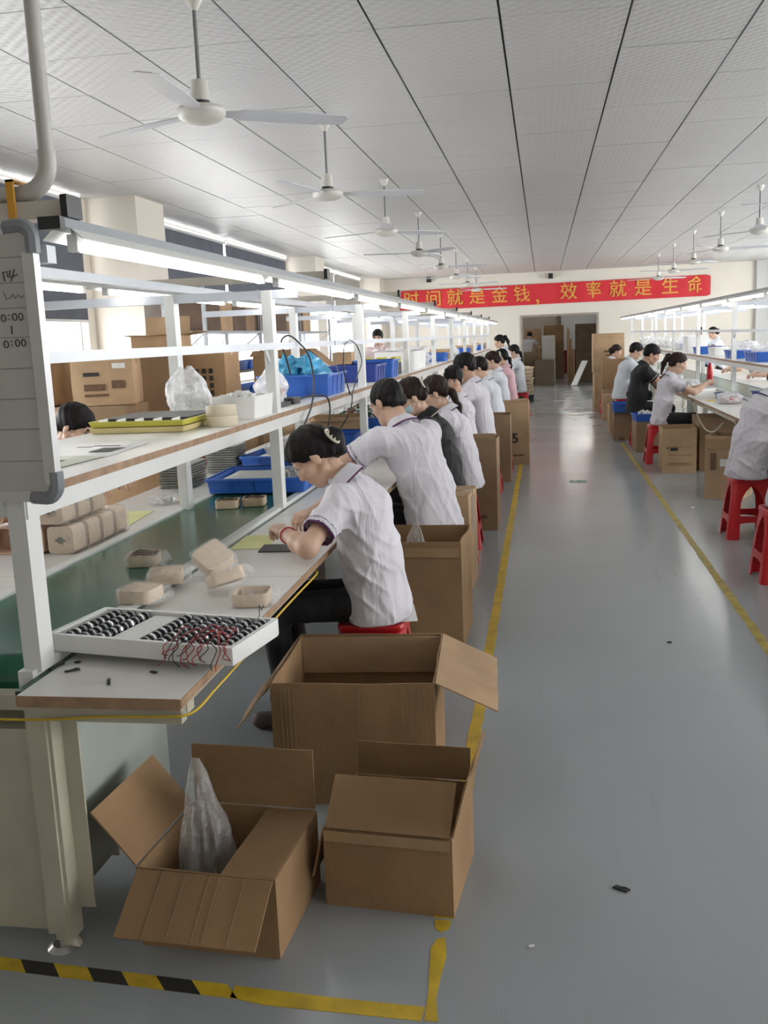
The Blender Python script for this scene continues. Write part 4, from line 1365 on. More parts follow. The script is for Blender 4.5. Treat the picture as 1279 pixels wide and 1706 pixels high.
# stack of bagged shells on the opposite bench
M_ABS2 = mat('pinkish_abs_plastic', (0.70, 0.48, 0.35), rough=0.45, var=0.04)
def shell_mesh(mt, open_face):
    m = MB()
    s_ = 0.058
    q = [rrect(2 * s_ - 0.012, 2 * s_ - 0.012, 0.016, 0), rrect(2 * s_, 2 * s_, 0.02, 0.01), rrect(2 * s_, 2 * s_, 0.02, 0.122)]
    if open_face:
        q += [rrect(2 * s_ - 0.012, 2 * s_ - 0.012, 0.016, 0.122), rrect(2 * s_ - 0.018, 2 * s_ - 0.018, 0.014, 0.03)]
    m.loft(q)
    if open_face:
        m.lathe([(0.022, 0.031), (0.022, 0.05), (0.004, 0.05)], 14)
        m.lathe([(0.004, 0.0501), (0.004, 0.0515), (0.001, 0.0515)], 8, 1)
    else:
        m.lathe([(0.034, 0.1221), (0.034, 0.1225), (0.030, 0.1225), (0.030, 0.1221)], 20)
        m.lathe([(0.016, 0.1222), (0.016, 0.1228), (0.001, 0.1228)], 14, 1)
        m.box((0, 0, 0.1225), (0.046, 0.010, 0.0008), 1)
    # face towards -y
    m.v = [(x, -z + 0.061, y + 0.058) for x, y, z in m.v]
    me = m.mesh('shell', [mt, mat('shaded_hole', (0.10, 0.08, 0.06), rough=0.8)])
    for p_ in me.polygons:
        p_.use_smooth = True
    me.set_sharp_from_angle(angle=0.6)
    return me
SM = [shell_mesh(M_ABS, False), shell_mesh(M_ABS2, True), shell_mesh(M_ABS, True)]
def shell(lb, x, y, z, k, rz=0.0, bag=True, seed=1):
    t = thing('bagged_shell' if bag else 'moulded_shell', lb, 'plastic part', (x, y, z), rz, 'moulded shells stacked on the opposite bench')
    link('shell', SM[k], t, (0, 0, 0.001))
    if bag:
        wrap_mesh(0.118, 0.126, 0.118, seed, 0.012).build('film', M_FILM, t, smooth='all')
n_ = 0
for i, (x, z, kinds) in enumerate(((-2.018, TOPZ, (0, 0, 0, 0)), (-2.155, TOPZ, (1, 0)), (-2.292, TOPZ, (1,)), (-2.43, TOPZ, (2,)), (-2.055, TOPZ + 0.127, (0, 0, 0)), (-2.19, TOPZ + 0.127, (1, 0)), (-2.33, TOPZ + 0.127, (1,)))):
    for j, kd in enumerate(kinds):
        where = 'bottom' if z == TOPZ else 'top'
        lb = '%s moulded shell from the aisle side, %s layer, %s row back' % (ORD[i if i < 4 else i - 4], where, ORD[j])
        shell(lb, x, 3.77 + 0.14 * j, z, kd, 0.02 * math.sin(i * 3 + j), kd != 1, 20 + i * 4 + j)
# white foam tray with motor coils
ft = thing('foam_tray', 'white foam tray of motor coils at the near end of the bench', 'tray', (-1.062, 2.475, 0.8025), math.radians(-10.5))
FW, FD, FH = 0.585, 0.275, 0.05
m = MB()
m.loft([rrect(FW - 0.006, FD - 0.006, 0.006, 0, 2), rrect(FW, FD, 0.008, 0.006, 2), rrect(FW, FD, 0.008, FH, 2), rrect(FW - 0.030, FD - 0.030, 0.006, FH, 2), rrect(FW - 0.034, FD - 0.034, 0.006, 0.018, 2)])
m.build('tray_body', M_FOAM, ft, smooth=True)
rows = [-0.235, -0.185, -0.135, 0.01, 0.06, 0.108, 0.157, 0.205, 0.252]
for xx in [-0.26, -0.21, -0.16, -0.11, -0.015, 0.035, 0.084, 0.133, 0.181, 0.229]:
    MB().b(xx - 0.006, xx + 0.006, -FD / 2 + 0.02, FD / 2 - 0.02, 0.018, 0.034).build('divider', M_FOAM, ft)
MB().b(-0.104, -0.021, -FD / 2 + 0.02, FD / 2 - 0.02, 0.018, 0.040).build('handle_land', M_FOAM, ft)
# motor coil: black drum with silver laminations, lying across its row
cm = MB()
for a, b, r, mi in ((-0.014, -0.011, 0.011, 1), (-0.011, -0.004, 0.0165, 0), (-0.004, 0.004, 0.0175, 1), (0.004, 0.011, 0.0165, 0), (0.011, 0.015, 0.008, 1)):
    cm.cyl((a * 0.88, 0, 0), (b * 0.88, 0, 0), r, n=9, mi=mi)
CM = cm.mesh('motor_coil', [mat('coil_black', (0.015, 0.016, 0.02), rough=0.3), mat('coil_silver', (0.55, 0.56, 0.58), rough=0.3, metal=0.6)])
for i, xx in enumerate(rows):
    for j in range(9):
        ax, ay = R2(xx, -0.108 + 0.027 * j, math.radians(-10.5))
        o = link('motor_coil', CM, None, (-1.062 + ax, 2.475 + ay, 0.8025 + 0.018 + 0.0178), (0.4 * i + j, 0, math.radians(79.5 + 3 * math.sin(j * 3.1 + i))))
        tag(o, '%s black and silver motor coil from the front, %s foam tray row from the left' % (ORD[j], ORD[i]), 'motor', 'motor coils in the foam tray')
wr = thing('lead_wires', 'tangle of red and black lead wires hanging over the foam tray front', 'wire', (-1.062 + R2(0.20, -FD / 2, math.radians(-10.5))[0], 2.475 + R2(0.20, -FD / 2, math.radians(-10.5))[1], 0.8525), math.radians(-10.5))
rr = random.Random(5)
M_REDW = mat('red_wire', (0.35, 0.02, 0.02), rough=0.45)
for k in range(16):
    x0, y0_ = rr.uniform(-0.05, 0.06), rr.uniform(0.05, 0.13)
    dx = rr.uniform(-0.10, 0.05)
    dr = rr.uniform(0.02, 0.11)
    MB().tube(smooth_pts([(x0, y0_, 0.006), (x0 + dx * 0.3, y0_ - 0.03, 0.022 + rr.uniform(0, 0.02)), (x0 + dx * 0.6, 0.004, 0.012), (x0 + dx * 0.8 + rr.uniform(-0.02, 0.02), -0.008, -0.006),
               (x0 + dx, -0.010 + rr.uniform(-0.01, 0.0), -0.016 - dr * 0.25), (x0 + dx + rr.uniform(-0.03, 0.03), -0.014, -0.02 - dr * 0.38)], 4), 0.0014, 5).build('wire', M_REDW if k % 3 else M_BLACK, wr, smooth=True)
MB().tube([(0.05, 0.22, 0.0), (0.055, 0.23, 0.02), (0.05, 0.24, 0.045), (0.062, 0.23, 0.035), (0.068, 0.235, 0.048)], 0.0013, 5).build('wire', M_BLACK, wr)
# yellow cord along the bench front
yc = MB().tube(smooth_pts([(-1.75, 2.135, 0.712), (-1.5, 2.140, 0.706), (-1.28, 2.142, 0.705), (-1.1, 2.143, 0.717), (-0.95, 2.140, 0.722), (-0.872, 2.16, 0.726), (-0.852, 2.3, 0.742), (-0.855, 2.6, 0.742), (-0.862, 2.9, 0.748), (-0.864, 3.2, 0.748), (-0.866, 3.5, 0.746), (-0.90, 3.6, 0.735)]), 0.0035, 7).build('cord', mat('yellow_cord', (0.65, 0.45, 0.03), rough=0.5), smooth='all')
tag(yc, 'thin yellow cord running along the front edge of the left bench', 'cord')
for k, (x, y, s_) in enumerate(((-1.25, 2.29, 0.02), (-1.31, 2.32, 0.026), (-1.11, 2.215, 0.02), (-1.02, 2.29, 0.010), (-1.27, 2.36, 0.008))):
    o = MB().panel((-s_, -0.004, 0), (2 * s_, 0.003, 0), (0, 0.008, 0), 0.004, 4, 1, 0.003, seed=k).build('wire_offcut', M_BLACK, loc=(x, y, 0.784), rot=(0, 0, 0.5 + k * 0.7))
    tag(o, ['short black offcut second from the belt side of the worktop end', 'longest black offcut nearest the belt on the worktop end', 'thin black offcut nearest the front worktop edge', 'stubby black offcut in the middle of the worktop end', 'tiniest black offcut beside the foam tray corner'][k], 'debris')
ys = MB().panel((-0.075, -0.14, 0), (0.15, 0, 0), (0.0, 0.28, 0), 0.001, 2, 3, 0.0).build('paper_sheet', mat('pale_yellow_paper', (0.66, 0.66, 0.30), rough=0.6), loc=(-1.235, 3.93, TOPZ + 0.001), rot=(0, 0, 0.04))
tag(ys, 'pale yellow sheet on the bench left of the seated woman', 'paper')
bm_ = MB().b(-0.09, 0.09, -0.07, 0.07, 0, 0.004).build('work_mat', M_BLACK, loc=(-1.08, 3.80, TOPZ), rot=(0, 0, 0.1))
tag(bm_, 'small black work mat under the seated woman\'s hands', 'mat')
# opposite bench: grey trays, yellow card, fittings
M_GREYTRAY = mat('grey_perforated_tray', (0.36, 0.37, 0.34), rough=0.5, var=0.1, vscale=40)
for s_i, (x, y, n, lb) in enumerate(((-2.2, 5.62, 10, 'stack of thin grey component trays behind the yellow card'), (-2.13, 6.25, 12, 'taller stack of thin grey component trays beside the blue trays'))):
    t = thing('tray_stack', lb, 'tray stack', (x, y, TOPZ), 0.05 * s_i)
    for k in range(n):
        MB().loft([rrect(0.20, 0.26, 0.008, 0.0, 2), rrect(0.215, 0.275, 0.01, 0.009, 2), rrect(0.215, 0.275, 0.01, 0.011, 2)]).build('tray', M_GREYTRAY, t, loc=(0.004 * math.sin(k * 1.7), 0.004 * math.cos(k * 2.3), 0.0155 * k), smooth=True)
rbx = MB().b(-0.09, 0.09, -0.14, 0.14, 0, 0.19).b(-0.085, 0.085, -0.135, 0.135, 0.19, 0.20)
tag(rbx.build('parts_box', mat('dark_red_card', (0.25, 0.01, 0.02), rough=0.5), loc=(-2.34, 6.75, TOPZ)), 'dark red box behind the grey tray stacks', 'box')
yb_ = MB().b(-0.025, 0.025, -0.012, 0.012, 0, 0.16).build('marker_card', mat('bright_yellow', (0.75, 0.55, 0.02), rough=0.5), loc=(-1.955, 4.98, TOPZ))
tag(yb_, 'upright bright yellow marker card beside the white rack post', 'card')
film_bag('bag of small pale fittings on the opposite worktop', -2.06, 4.95, TOPZ, 0.16, 0.22, 0.05, 4, M_FILM, 0.025, M_STAINLESS, neck=False)
pp = MB().panel((-0.15, -0.2, 0), (0.3, 0, 0), (0, 0.4, 0), 0.001, 2, 2).build('paper_sheet', mat('pale_yellow_paper', (0.66, 0.66, 0.30)), loc=(-2.16, 4.52, TOPZ + 0.001), rot=(0, 0, 0.1))
tag(pp, 'pale yellow sheet on the opposite bench by the stacked shells', 'paper')
# blue trays across the belt
tb = crate('wide blue tray with a white sheet on the green belt', -1.60, 5.42, 0.8025, 0.57, 0.58, 0.085, 0.03, M_BLUE)
MB().b(-0.25, 0.26, -0.22, 0.27, 0.05, 0.056).build('liner_sheet', M_PAPER, tb)
film_bag('bunch of clear film with fittings in the wide blue tray', -1.42, 5.36, 0.8600, 0.18, 0.3, 0.06, 6, M_FILM, 0.03, M_GREYSTEEL, neck=False)
tb2 = crate('lower blue tray of the pair behind the wide tray', -1.72, 6.35, 0.8025, 0.52, 0.5, 0.09, -0.03, M_BLUE)
MB().b(-0.23, 0.23, -0.2, 0.22, 0.05, 0.056).build('liner_sheet', M_PAPER, tb2)
film_bag('crumpled clear plastic heaped on the blue tray pair', -1.76, 6.38, 0.862, 0.24, 0.32, 0.11, 8, M_FILM2, 0.04, M_FOAM, neck=False)
tb3 = crate('blue tray further along the belt under an open carton', -1.595, 7.2, 0.8025, 0.40, 0.5, 0.13, 0.05, M_BLUE)
carton('small open carton on the belt beyond the blue trays', -1.72, 7.95, 0.42, 0.4, 0.20, 0.15, 0.8025, M_CB2, flaps={'L': (60, 0.12), 'F': (100, 0.1)}, seed=101)
pb = crate('blue bin heaped with circuit boards behind the seated woman', -1.66, 8.75, 0.8025, 0.62, 0.5, 0.13, 0.0, M_BLUE)
M_PCB = mat('pcb_green', (0.02, 0.12, 0.06), rough=0.4, var=0.3, vscale=60)
M_COPPER = mat('copper_parts', (0.45, 0.22, 0.12), rough=0.4, var=0.2)
mc = MB()
rr = random.Random(11)
for k in range(150):
    a, r = rr.uniform(0, 6.28), math.sqrt(rr.random())
    z = 0.09 + 0.14 * (1 - r) + rr.uniform(0, 0.02)
    R = Matrix.Rotation(rr.uniform(0, 6), 3, Vector((rr.random() - 0.5, rr.random() - 0.5, rr.random())).normalized())
    mc.box((0.27 * r * math.cos(a), 0.2 * r * math.sin(a), z), (0.05, 0.03, 0.012), k % 4, R)
o = mc.build('circuit_boards', [M_PCB, M_FOAM, M_COPPER, M_GREYTRAY], pb)
o['kind'] = 'stuff'
film_bag('copper-coloured parts in film beside the circuit board bin', -2.22, 9.5, TOPZ, 0.36, 0.6, 0.18, 9, M_FILM, 0.05, M_COPPER, neck=False, n_items=30)
# far part of the left bench: bins and papers at intervals
for k in range(7):
    y = 10.6 + 2.1 * k
    crate('%s blue parts bin down the belt past the circuit boards' % ORD[k], -1.595 + 0.01 * math.sin(k), y, 0.8025, 0.38, 0.4, 0.12, 0.05 * math.sin(k * 2), M_BLUE2 if k % 2 else M_BLUE, 'parts bins down the left belt')
# ---- left shelf
tr = thing('component_tray', 'yellow-edged tray stack with black foam on the left shelf', 'tray', (-1.668, 4.02, SHL), 0.02)
for k in range(2):
    MB().loft([rrect(0.40, 0.50, 0.01, 0.026 * k + 0.001, 2), rrect(0.42, 0.52, 0.012, 0.026 * k + 0.024, 2), rrect(0.40, 0.50, 0.012, 0.026 * k + 0.024, 2), rrect(0.395, 0.495, 0.01, 0.026 * k + 0.012, 2)]).build('tray', mat('lime_yellow_plastic', (0.55, 0.52, 0.08), rough=0.4) if k else mat('pale_yellow_plastic', (0.68, 0.58, 0.28), rough=0.4), tr, smooth=True)
MB().b(-0.19, 0.19, -0.15, 0.24, 0.040, 0.054).build('foam_insert', M_BLACK, tr)
for k in range(5):
    MB().b(-0.17 + 0.08 * k, -0.165 + 0.08 * k, -0.24, -0.15, 0.04, 0.056).build('divider', M_FOAM, tr)
ws_ = MB().panel((-0.13, -0.18, 0), (0.20, 0, 0), (0, 0.35, 0.0), 0.012, 3, 3, 0.004).build('foam_sheet', M_FOAM, loc=(-1.77, 4.49, SHL + 0.011), rot=(0.0, 0, 0.05))
tag(ws_, 'thin white foam sheet under the clear bag on the shelf', 'foam')
film_bag('clear plastic bag of white fittings standing on the left shelf', -1.71, 4.52, SHL + 0.023, 0.20, 0.18, 0.22, 3, M_FILM2, 0.035, M_FOAM)
pa = thing('drawing_sheets', 'printed drawing sheets spread on the near shelf end', 'paper', (-1.56, 3.12, SHL))
MB().panel((-0.15, -0.22, 0.001), (0.30, 0.03, 0), (-0.03, 0.44, 0), 0.001, 3, 3, 0.001).build('sheet', M_PAPER, pa)
MB().panel((-0.10, -0.42, 0.002), (0.22, -0.02, 0), (0.02, 0.28, 0), 0.001, 3, 3, 0.001, seed=3).build('sheet', mat('pale_green_paper', (0.6, 0.63, 0.5)), pa)
for k, (x, y, w, d) in enumerate(((0.06, 0.02, 0.08, 0.12), (0.0, 0.15, 0.10, 0.015), (-0.07, 0.12, 0.06, 0.012), (0.03, -0.30, 0.05, 0.07))):
    MB().b(x - w / 2, x + w / 2, y - d / 2, y + d / 2, 0.0028, 0.0032).build('printed_block', M_INK, pa)
for k in range(2):
    o = MB().lathe([(0.040, 0.0), (0.066, 0.0), (0.067, 0.002), (0.067, 0.042), (0.066, 0.044), (0.040, 0.044)], 28).build('tape_roll', mat('masking_tape', (0.62, 0.55, 0.42), rough=0.6), loc=(-1.376 - 0.006 * k, 4.02 + 0.01 * k, SHL + 0.0445 * k), smooth=True)
    tag(o, ['lower masking tape roll beside the white tub on the shelf', 'upper masking tape roll beside the white tub on the shelf'][k], 'tape roll')
wt_ = thing('parts_tub', 'white tub of fittings next to the tape rolls', 'tub', (-1.425, 4.48, SHL))
MB().loft([rrect(0.20, 0.30, 0.01, 0.0, 3), rrect(0.22, 0.32, 0.012, 0.105, 3), rrect(0.212, 0.312, 0.012, 0.105, 3), rrect(0.192, 0.292, 0.01, 0.06, 3)]).build('tub', M_FOAM, wt_, smooth=True)
mc = MB()
for k in range(40):
    mc.box((rr.uniform(-0.085, 0.085), rr.uniform(-0.13, 0.13), 0.085 + rr.uniform(0, 0.03)), (0.03, 0.02, 0.015), 0, Matrix.Rotation(rr.uniform(0, 6), 3, 'Z'))
mc.build('fittings', M_PAPER, wt_)['kind'] = 'stuff'
film_bag('clear bag with red caps beside the post on the left shelf', -1.60, 5.62, SHL, 0.17, 0.14, 0.20, 12, M_FILM2, 0.04, M_RED, n_items=5)
ad = thing('power_adapter', 'black power adapter with looping cables on the shelf edge', 'adapter', (-1.42, 5.38, SHL))
MB().loft([rrect(0.06, 0.15, 0.012, 0.0), rrect(0.065, 0.155, 0.014, 0.005), rrect(0.065, 0.155, 0.014, 0.032), rrect(0.055, 0.145, 0.012, 0.037)]).build('brick', M_BLACK, ad, smooth=True)
MB().b(-0.02, 0.02, -0.32, -0.10, 0.0, 0.02).build('probe', M_BLACK, ad)
def cable(lb, pts, r=0.005, m=M_BLACK):
    o = MB().tube(smooth_pts(pts), r, 8, 0).build('cable', m, smooth='all')
    return tag(o, lb, 'cable')
cable('black cable looped over the mid rail in front of the bench post', [(-1.40, 5.30, 1.45), (-1.40, 5.22, 1.55), (-1.392, 5.12, 1.63), (-1.352, 5.12, 1.66), (-1.308, 5.14, 1.628), (-1.285, 5.28, 1.55), (-1.28, 5.35, 1.42), (-1.28, 5.28, 1.28), (-1.28, 5.05, 1.17), (-1.34, 5.0, 1.03), (-1.50, 5.2, 0.95)])
cable('black cable running from the adapter down behind the woman\'s head', [(-1.40, 5.46, SHL + 0.018), (-1.34, 5.58, 1.31), (-1.275, 5.68, 1.28), (-1.275, 5.64, 1.12), (-1.36, 5.6, 1.0), (-1.50, 5.55, 0.92)])
cable('thin black cable loop hanging from the rail before the blue bin', [(-1.31, 6.55, 1.615), (-1.30, 6.35, 1.58), (-1.28, 6.2, 1.45), (-1.28, 6.3, 1.33), (-1.28, 6.42, 1.26), (-1.28, 6.62, 1.36), (-1.28, 6.85, 1.47), (-1.30, 6.8, 1.58), (-1.312, 6.6, 1.63)], 0.004)
cable('black cable dropping past the shelf lip to the circuit boards', [(-1.274, 6.42, 1.26), (-1.276, 6.35, 1.17), (-1.34, 6.3, 1.05), (-1.45, 6.3, 0.97)], 0.004)
cable('thin grey wire hanging from the light channel to the blue bin', [(-1.285, 5.95, 1.92), (-1.285, 5.98, 1.8), (-1.29, 6.02, 1.62), (-1.30, 6.05, 1.5), (-1.285, 6.08, 1.40)], 0.0025, M_GREYSTEEL)
bb_ = crate('bright blue bin filled with crumpled blue sheeting on the left shelf', -1.57, 6.28, SHL, 0.46, 0.62, 0.14, 0.02, M_BLUE)
mb = MB()
for k in range(7):
    blob(mb, (-0.13 + 0.038 * k, -0.05 + 0.06 * math.sin(k * 2), 0.15 + 0.03 * math.sin(k * 1.7)), (0.09, 0.16, 0.075), 30 + k, 0.35, 16, freq=3.5)
mb.build('sheeting', mat('sky_blue_film', (0.06, 0.36, 0.62), rough=0.3, var=0.15, vscale=12), bb_, smooth='all')
crate('dark blue bin beyond the third post on the left shelf', -1.55, 8.05, SHL, 0.42, 0.5, 0.14, 0, M_BLUE2)
crate('blue bin next to the black box on the left shelf', -1.50, 8.75, SHL, 0.36, 0.36, 0.16, 0, M_BLUE)
carton('pale open carton with pink film on the far left shelf', -1.79, 8.7, 0.17, 0.35, 0.24, 0.1, SHL, M_CB2, seed=111)
bk = thing('component_rack', 'black slotted rack with yellow strips on the left shelf', 'rack', (-1.595, 9.4, SHL))
MB().b(-0.2, 0.2, -0.2, 0.2, 0, 0.11).build('base', M_BLACK, bk)
for k in range(6):
    MB().b(-0.19 + 0.07 * k, -0.15 + 0.07 * k, -0.19, 0.19, 0.112, 0.15 + 0.02 * (k % 2)).build('strip', mat('lime_yellow_plastic', (0.55, 0.52, 0.08)) if k % 2 else M_BLACK, bk)
wbx = thing('foam_box', 'large white foam box under plastic film on the left shelf', 'box', (-1.58, 10.9, SHL))
MB().loft([rrect(0.42, 1.0, 0.02, 0, 3), rrect(0.44, 1.02, 0.02, 0.2, 3), rrect(0.40, 0.98, 0.02, 0.205, 3)]).build('box_body', M_FOAM, wbx, smooth=True)
MB().panel((-0.25, -0.53, 0.205), (0.5, 0, 0), (0, 1.05, 0.04), 0.002, 10, 14, 0.03, seed=6, edge=1.0).build('film', M_FILM2, wbx, smooth='all')
for k in range(9):
    y = 12.4 + 1.5 * k
    if k % 3 == 0:
        film_bag('milky bag of parts on the far shelf, %s from the foam box' % ORD[k], -1.59, y, SHL, 0.30, 0.7, 0.16, 40 + k, M_FILM2, 0.06, M_FOAM, neck=False, group='goods on the far left shelf')
    elif k % 3 == 1:
        crate('blue bin on the far shelf, %s from the foam box' % ORD[k], -1.56, y, SHL, 0.4, 0.5, 0.12, 0, M_BLUE, 'goods on the far left shelf')
    else:
        carton('small carton on the far shelf, %s from the foam box' % ORD[k], -1.58, y, 0.34, 0.4, 0.15, 0, SHL, M_CB2, False, seed=120 + k, group='goods on the far left shelf')

# ================================================================== ON THE RIGHT BENCH
crate('long blue bin on the right shelf nearest the camera', 2.505, 12.9, SHR, 0.40, 0.62, 0.10, 0, M_BLUE)
film_bag('white film bundle heaped in the nearest right shelf bin', 2.50, 12.9, SHR + 0.012, 0.36, 0.54, 0.19, 51, M_FILM2, 0.08, M_FOAM, neck=False)
crate('second blue bin on the right shelf beside the near post', 2.50, 11.55, SHR, 0.40, 0.7, 0.11, 0, M_BLUE)
film_bag('white bags in the second right shelf bin', 2.50, 11.6, SHR + 0.012, 0.34, 0.5, 0.18, 52, M_FILM2, 0.08, M_FOAM, neck=False)
fb = MB().loft([rrect(0.3, 0.5, 0.02, 0), rrect(0.32, 0.52, 0.02, 0.11), rrect(0.30, 0.5, 0.02, 0.115)]).build('foam_box', M_FOAM, loc=(2.46, 14.2, SHR), smooth=True)
tag(fb, 'plain white foam box between the blue bins, right shelf', 'box')
crate('blue bin carrying a white box on the right shelf', 2.505, 15.5, SHR, 0.40, 0.75, 0.10, 0, M_BLUE)
fb = MB().loft([rrect(0.30, 0.42, 0.01, 0), rrect(0.33, 0.45, 0.01, 0.26), rrect(0.30, 0.42, 0.01, 0.265)]).build('foam_box', M_FOAM, loc=(2.45, 16.6, SHR), smooth=True)
tag(fb, 'tall white foam box farther along the right shelf', 'box')
film_bag('bundle of orange-red tags in film on the right shelf', 2.505, 17.4, SHR, 0.30, 0.6, 0.3, 53, M_FILM, 0.10, mat('orange_red_tag', (0.7, 0.10, 0.05)), neck=False)
for k in range(4):
    film_bag('%s pale bag of goods on the far right shelf' % ORD[k], 2.505, 18.8 + 2.0 * k, SHR, 0.32, 0.9, 0.22, 60 + k, M_FILM2, 0.08, M_FOAM if k % 2 else M_BLUE, neck=False, group='bags on the far right shelf')
crate('small blue bin on the upper right rail side near frame edge', 2.62, 10.4, SHR, 0.4, 0.5, 0.11, 0, M_BLUE2)
film_bag('clear bag of red and white parts on the right worktop', 1.98, 10.95, TOPZ, 0.26, 0.26, 0.12, 54, M_FILM2, 0.05, M_RED, neck=False, n_items=20)
ys = MB().panel((-0.06, -0.1, 0), (0.12, 0, 0), (0, 0.2, 0), 0.001, 2, 2).build('paper_sheet', mat('bright_yellow', (0.75, 0.55, 0.02)), loc=(1.88, 11.45, TOPZ + 0.001))
tag(ys, 'small yellow sheet on the right worktop by the bag', 'paper')
crate('low blue crate at the post on the right worktop', 2.10, 11.75, TOPZ, 0.22, 0.42, 0.06, 0, M_BLUE2)
crate('blue crate of pale parts at the right frame edge', 2.52, 11.0, 0.8025, 0.44, 0.5, 0.09, 0.2, M_BLUE2)
wtb = MB().loft([rrect(0.34, 0.5, 0.01, 0, 2), rrect(0.36, 0.52, 0.012, 0.04, 2), rrect(0.34, 0.50, 0.012, 0.04, 2), rrect(0.33, 0.49, 0.01, 0.015, 2)]).build('foam_tray', M_FOAM, loc=(1.965, 13.3, TOPZ), rot=(0, 0, 0.25), smooth=True)
tag(wtb, 'white foam tray in front of the woman at the right bench', 'tray')
film_bag('grey film sheet bundle behind the right foam tray', 1.98, 14.1, TOPZ, 0.32, 0.5, 0.12, 55, M_FILM2, 0.05, M_GREYTRAY, neck=False)
bo = thing('red_bottle', 'red bottle standing on the right bench behind the posts', 'bottle', (2.52, 15.6, 0.795))
MB().lathe([(0.04, 0), (0.045, 0.01), (0.045, 0.17), (0.03, 0.21), (0.018, 0.25)], 16).build('bottle_body', M_RED, bo, smooth=True)
MB().lathe([(0.02, 0.25), (0.02, 0.29)], 12).build('cap', M_RED, bo, smooth=True)
for k in range(5):
    film_bag('%s heap of bagged parts on the far right worktop' % ORD[k], 1.97, 15.6 + 1.9 * k, TOPZ, 0.28, 0.6, 0.13, 70 + k, M_FILM2, 0.06, M_FOAM if k % 2 else M_BLUE2, neck=False, group='heaps on the far right worktop')
cable('beige cable drooping below the right bench edge', [(1.715, 11.75, 0.74), (1.705, 11.2, 0.60), (1.70, 10.7, 0.53), (1.70, 10.2, 0.56), (1.715, 9.8, 0.68)], 0.008, M_CREAM)
# blue crates on cartons, right aisle edge
crate('blue crate on the brown carton, aisle side', 1.17, 14.75, 0.4225, 0.34, 0.5, 0.13, 0.0, M_BLUE)
crate('blue crate on the brown carton, bench side', 1.56, 14.75, 0.4225, 0.30, 0.46, 0.11, 0.0, M_BLUE2)
st_ = MB()
for k in range(4):
    st_.b(-0.10, 0.10, -0.14, 0.14, 0.034 * k, 0.034 * k + 0.03)
o = st_.build('part_stack', M_FOAM, loc=(1.54, 14.7, 0.4295))
tag(o, 'stack of white moulded plates in the bench-side blue crate', 'plates')
cb_ = crate('blue bin of white parts on the taped carton', 1.36, 13.35, 0.4025, 0.36, 0.36, 0.10, 0.1, M_BLUE)
mc = MB()
for k in range(30):
    mc.cyl((rr.uniform(-0.13, 0.13), rr.uniform(-0.13, 0.13), 0.04 + rr.uniform(0, 0.05)), (rr.uniform(-0.13, 0.13), rr.uniform(-0.13, 0.13), 0.09 + rr.uniform(0, 0.05)), 0.012, n=8)
mc.build('parts', M_FOAM, cb_)['kind'] = 'stuff'

# ================================================================== FAR LEFT: SHELVING RACK
sr = thing('storage_rack', 'tall grey metal storage rack by the left windows', 'shelving', (-4.05, 10.75, 0))
M_RACK = mat('grey_rack_steel', (0.34, 0.36, 0.38), rough=0.45, metal=0.3, var=0.05)
RL = 6.6
for yy in (0, 2.2, 4.4, RL):
    for xx in (-0.24, 0.24):
        MB().b(xx - 0.02, xx + 0.02, yy - 0.02, yy + 0.02, 0, 2.35).build('upright', M_RACK, sr)
    MB().bar((-0.22, yy, 1.42), (0.22, yy, 1.76), 0.015, 0.02).build('brace', M_RACK, sr)
SH = [0.3, 0.92, 1.30, 1.80]
for z in SH:
    for k in range(3):
        MB().b(-0.26, 0.26, 2.2 * k + 0.02, 2.2 * k + 2.18, z - 0.03, z).build('shelf_board', M_RACK, sr)
rr = random.Random(3)
k = 0
y = 10.95
while y < 15.6:
    w = rr.uniform(0.42, 0.6)
    hh_ = rr.uniform(0.34, 0.44)
    carton('%s carton on the top level of the storage rack' % ORD[k], -4.05, y + w / 2, 0.41, w - 0.02, hh_, 0, 1.801, [cardboard('dark_umber_board', (0.15, 0.10, 0.075)), M_CB2, cardboard('dark_umber_board', (0.15, 0.10, 0.075)), M_CB3][k % 4], False, seed=140 + k, tape=False, group='cartons on the storage rack')
    y += w
    k += 1
for lv, z, hgt in ((0, 1.301, 0.11), (1, 0.921, 0.16)):
    for k in range(11):
        crate('%s blue bin on the %s of the storage rack' % (ORD[k], ['upper bin level', 'lower bin level'][lv]), -4.05, 11.15 + 0.56 * k, z, 0.37, 0.44, hgt, 0, M_BLUE2 if (k * 3 + lv) % 4 == 0 else M_BLUE, 'bins on the storage rack', ribs=False)
carton('large brown open-flapped carton between bench and storage rack', -3.25, 12.1, 0.7, 0.7, 0.62, 0.1, 0.92, M_CB1, flaps={'R': (130, 0.35), 'F': (105, 0.25)}, seed=160)
carton('brown base carton under the open-flapped carton', -3.25, 12.15, 0.72, 0.72, 0.919, 0.1, 0.0, M_CB3, False, seed=161)
# goods on the far wall-side table
tbl = thing('side_table', 'low table of goods near the far left windows', 'table', (-3.3, 20.5, 0))
MB().b(-0.5, 0.5, -2.5, 2.5, 0.86, 0.9).build('tabletop', M_TOP, tbl)
for sx in (-0.45, 0.45):
    for sy in (-2.4, 0, 2.4):
        MB().b(sx - 0.02, sx + 0.02, sy - 0.02, sy + 0.02, 0, 0.86).build('leg', M_RACK, tbl)
for k in range(5):
    if k % 2:
        crate('%s blue tray on the far left side table' % ORD[k], -3.3, 18.6 + 0.95 * k, 0.9, 0.6, 0.5, 0.2, 0, M_BLUE, 'goods on the far left side table')
    else:
        carton('%s tan carton on the far left side table' % ORD[k], -3.3, 18.6 + 0.95 * k, 0.6, 0.5, 0.4, 0.05 * k, 0.9, M_CB2, seed=170 + k, group='goods on the far left side table')

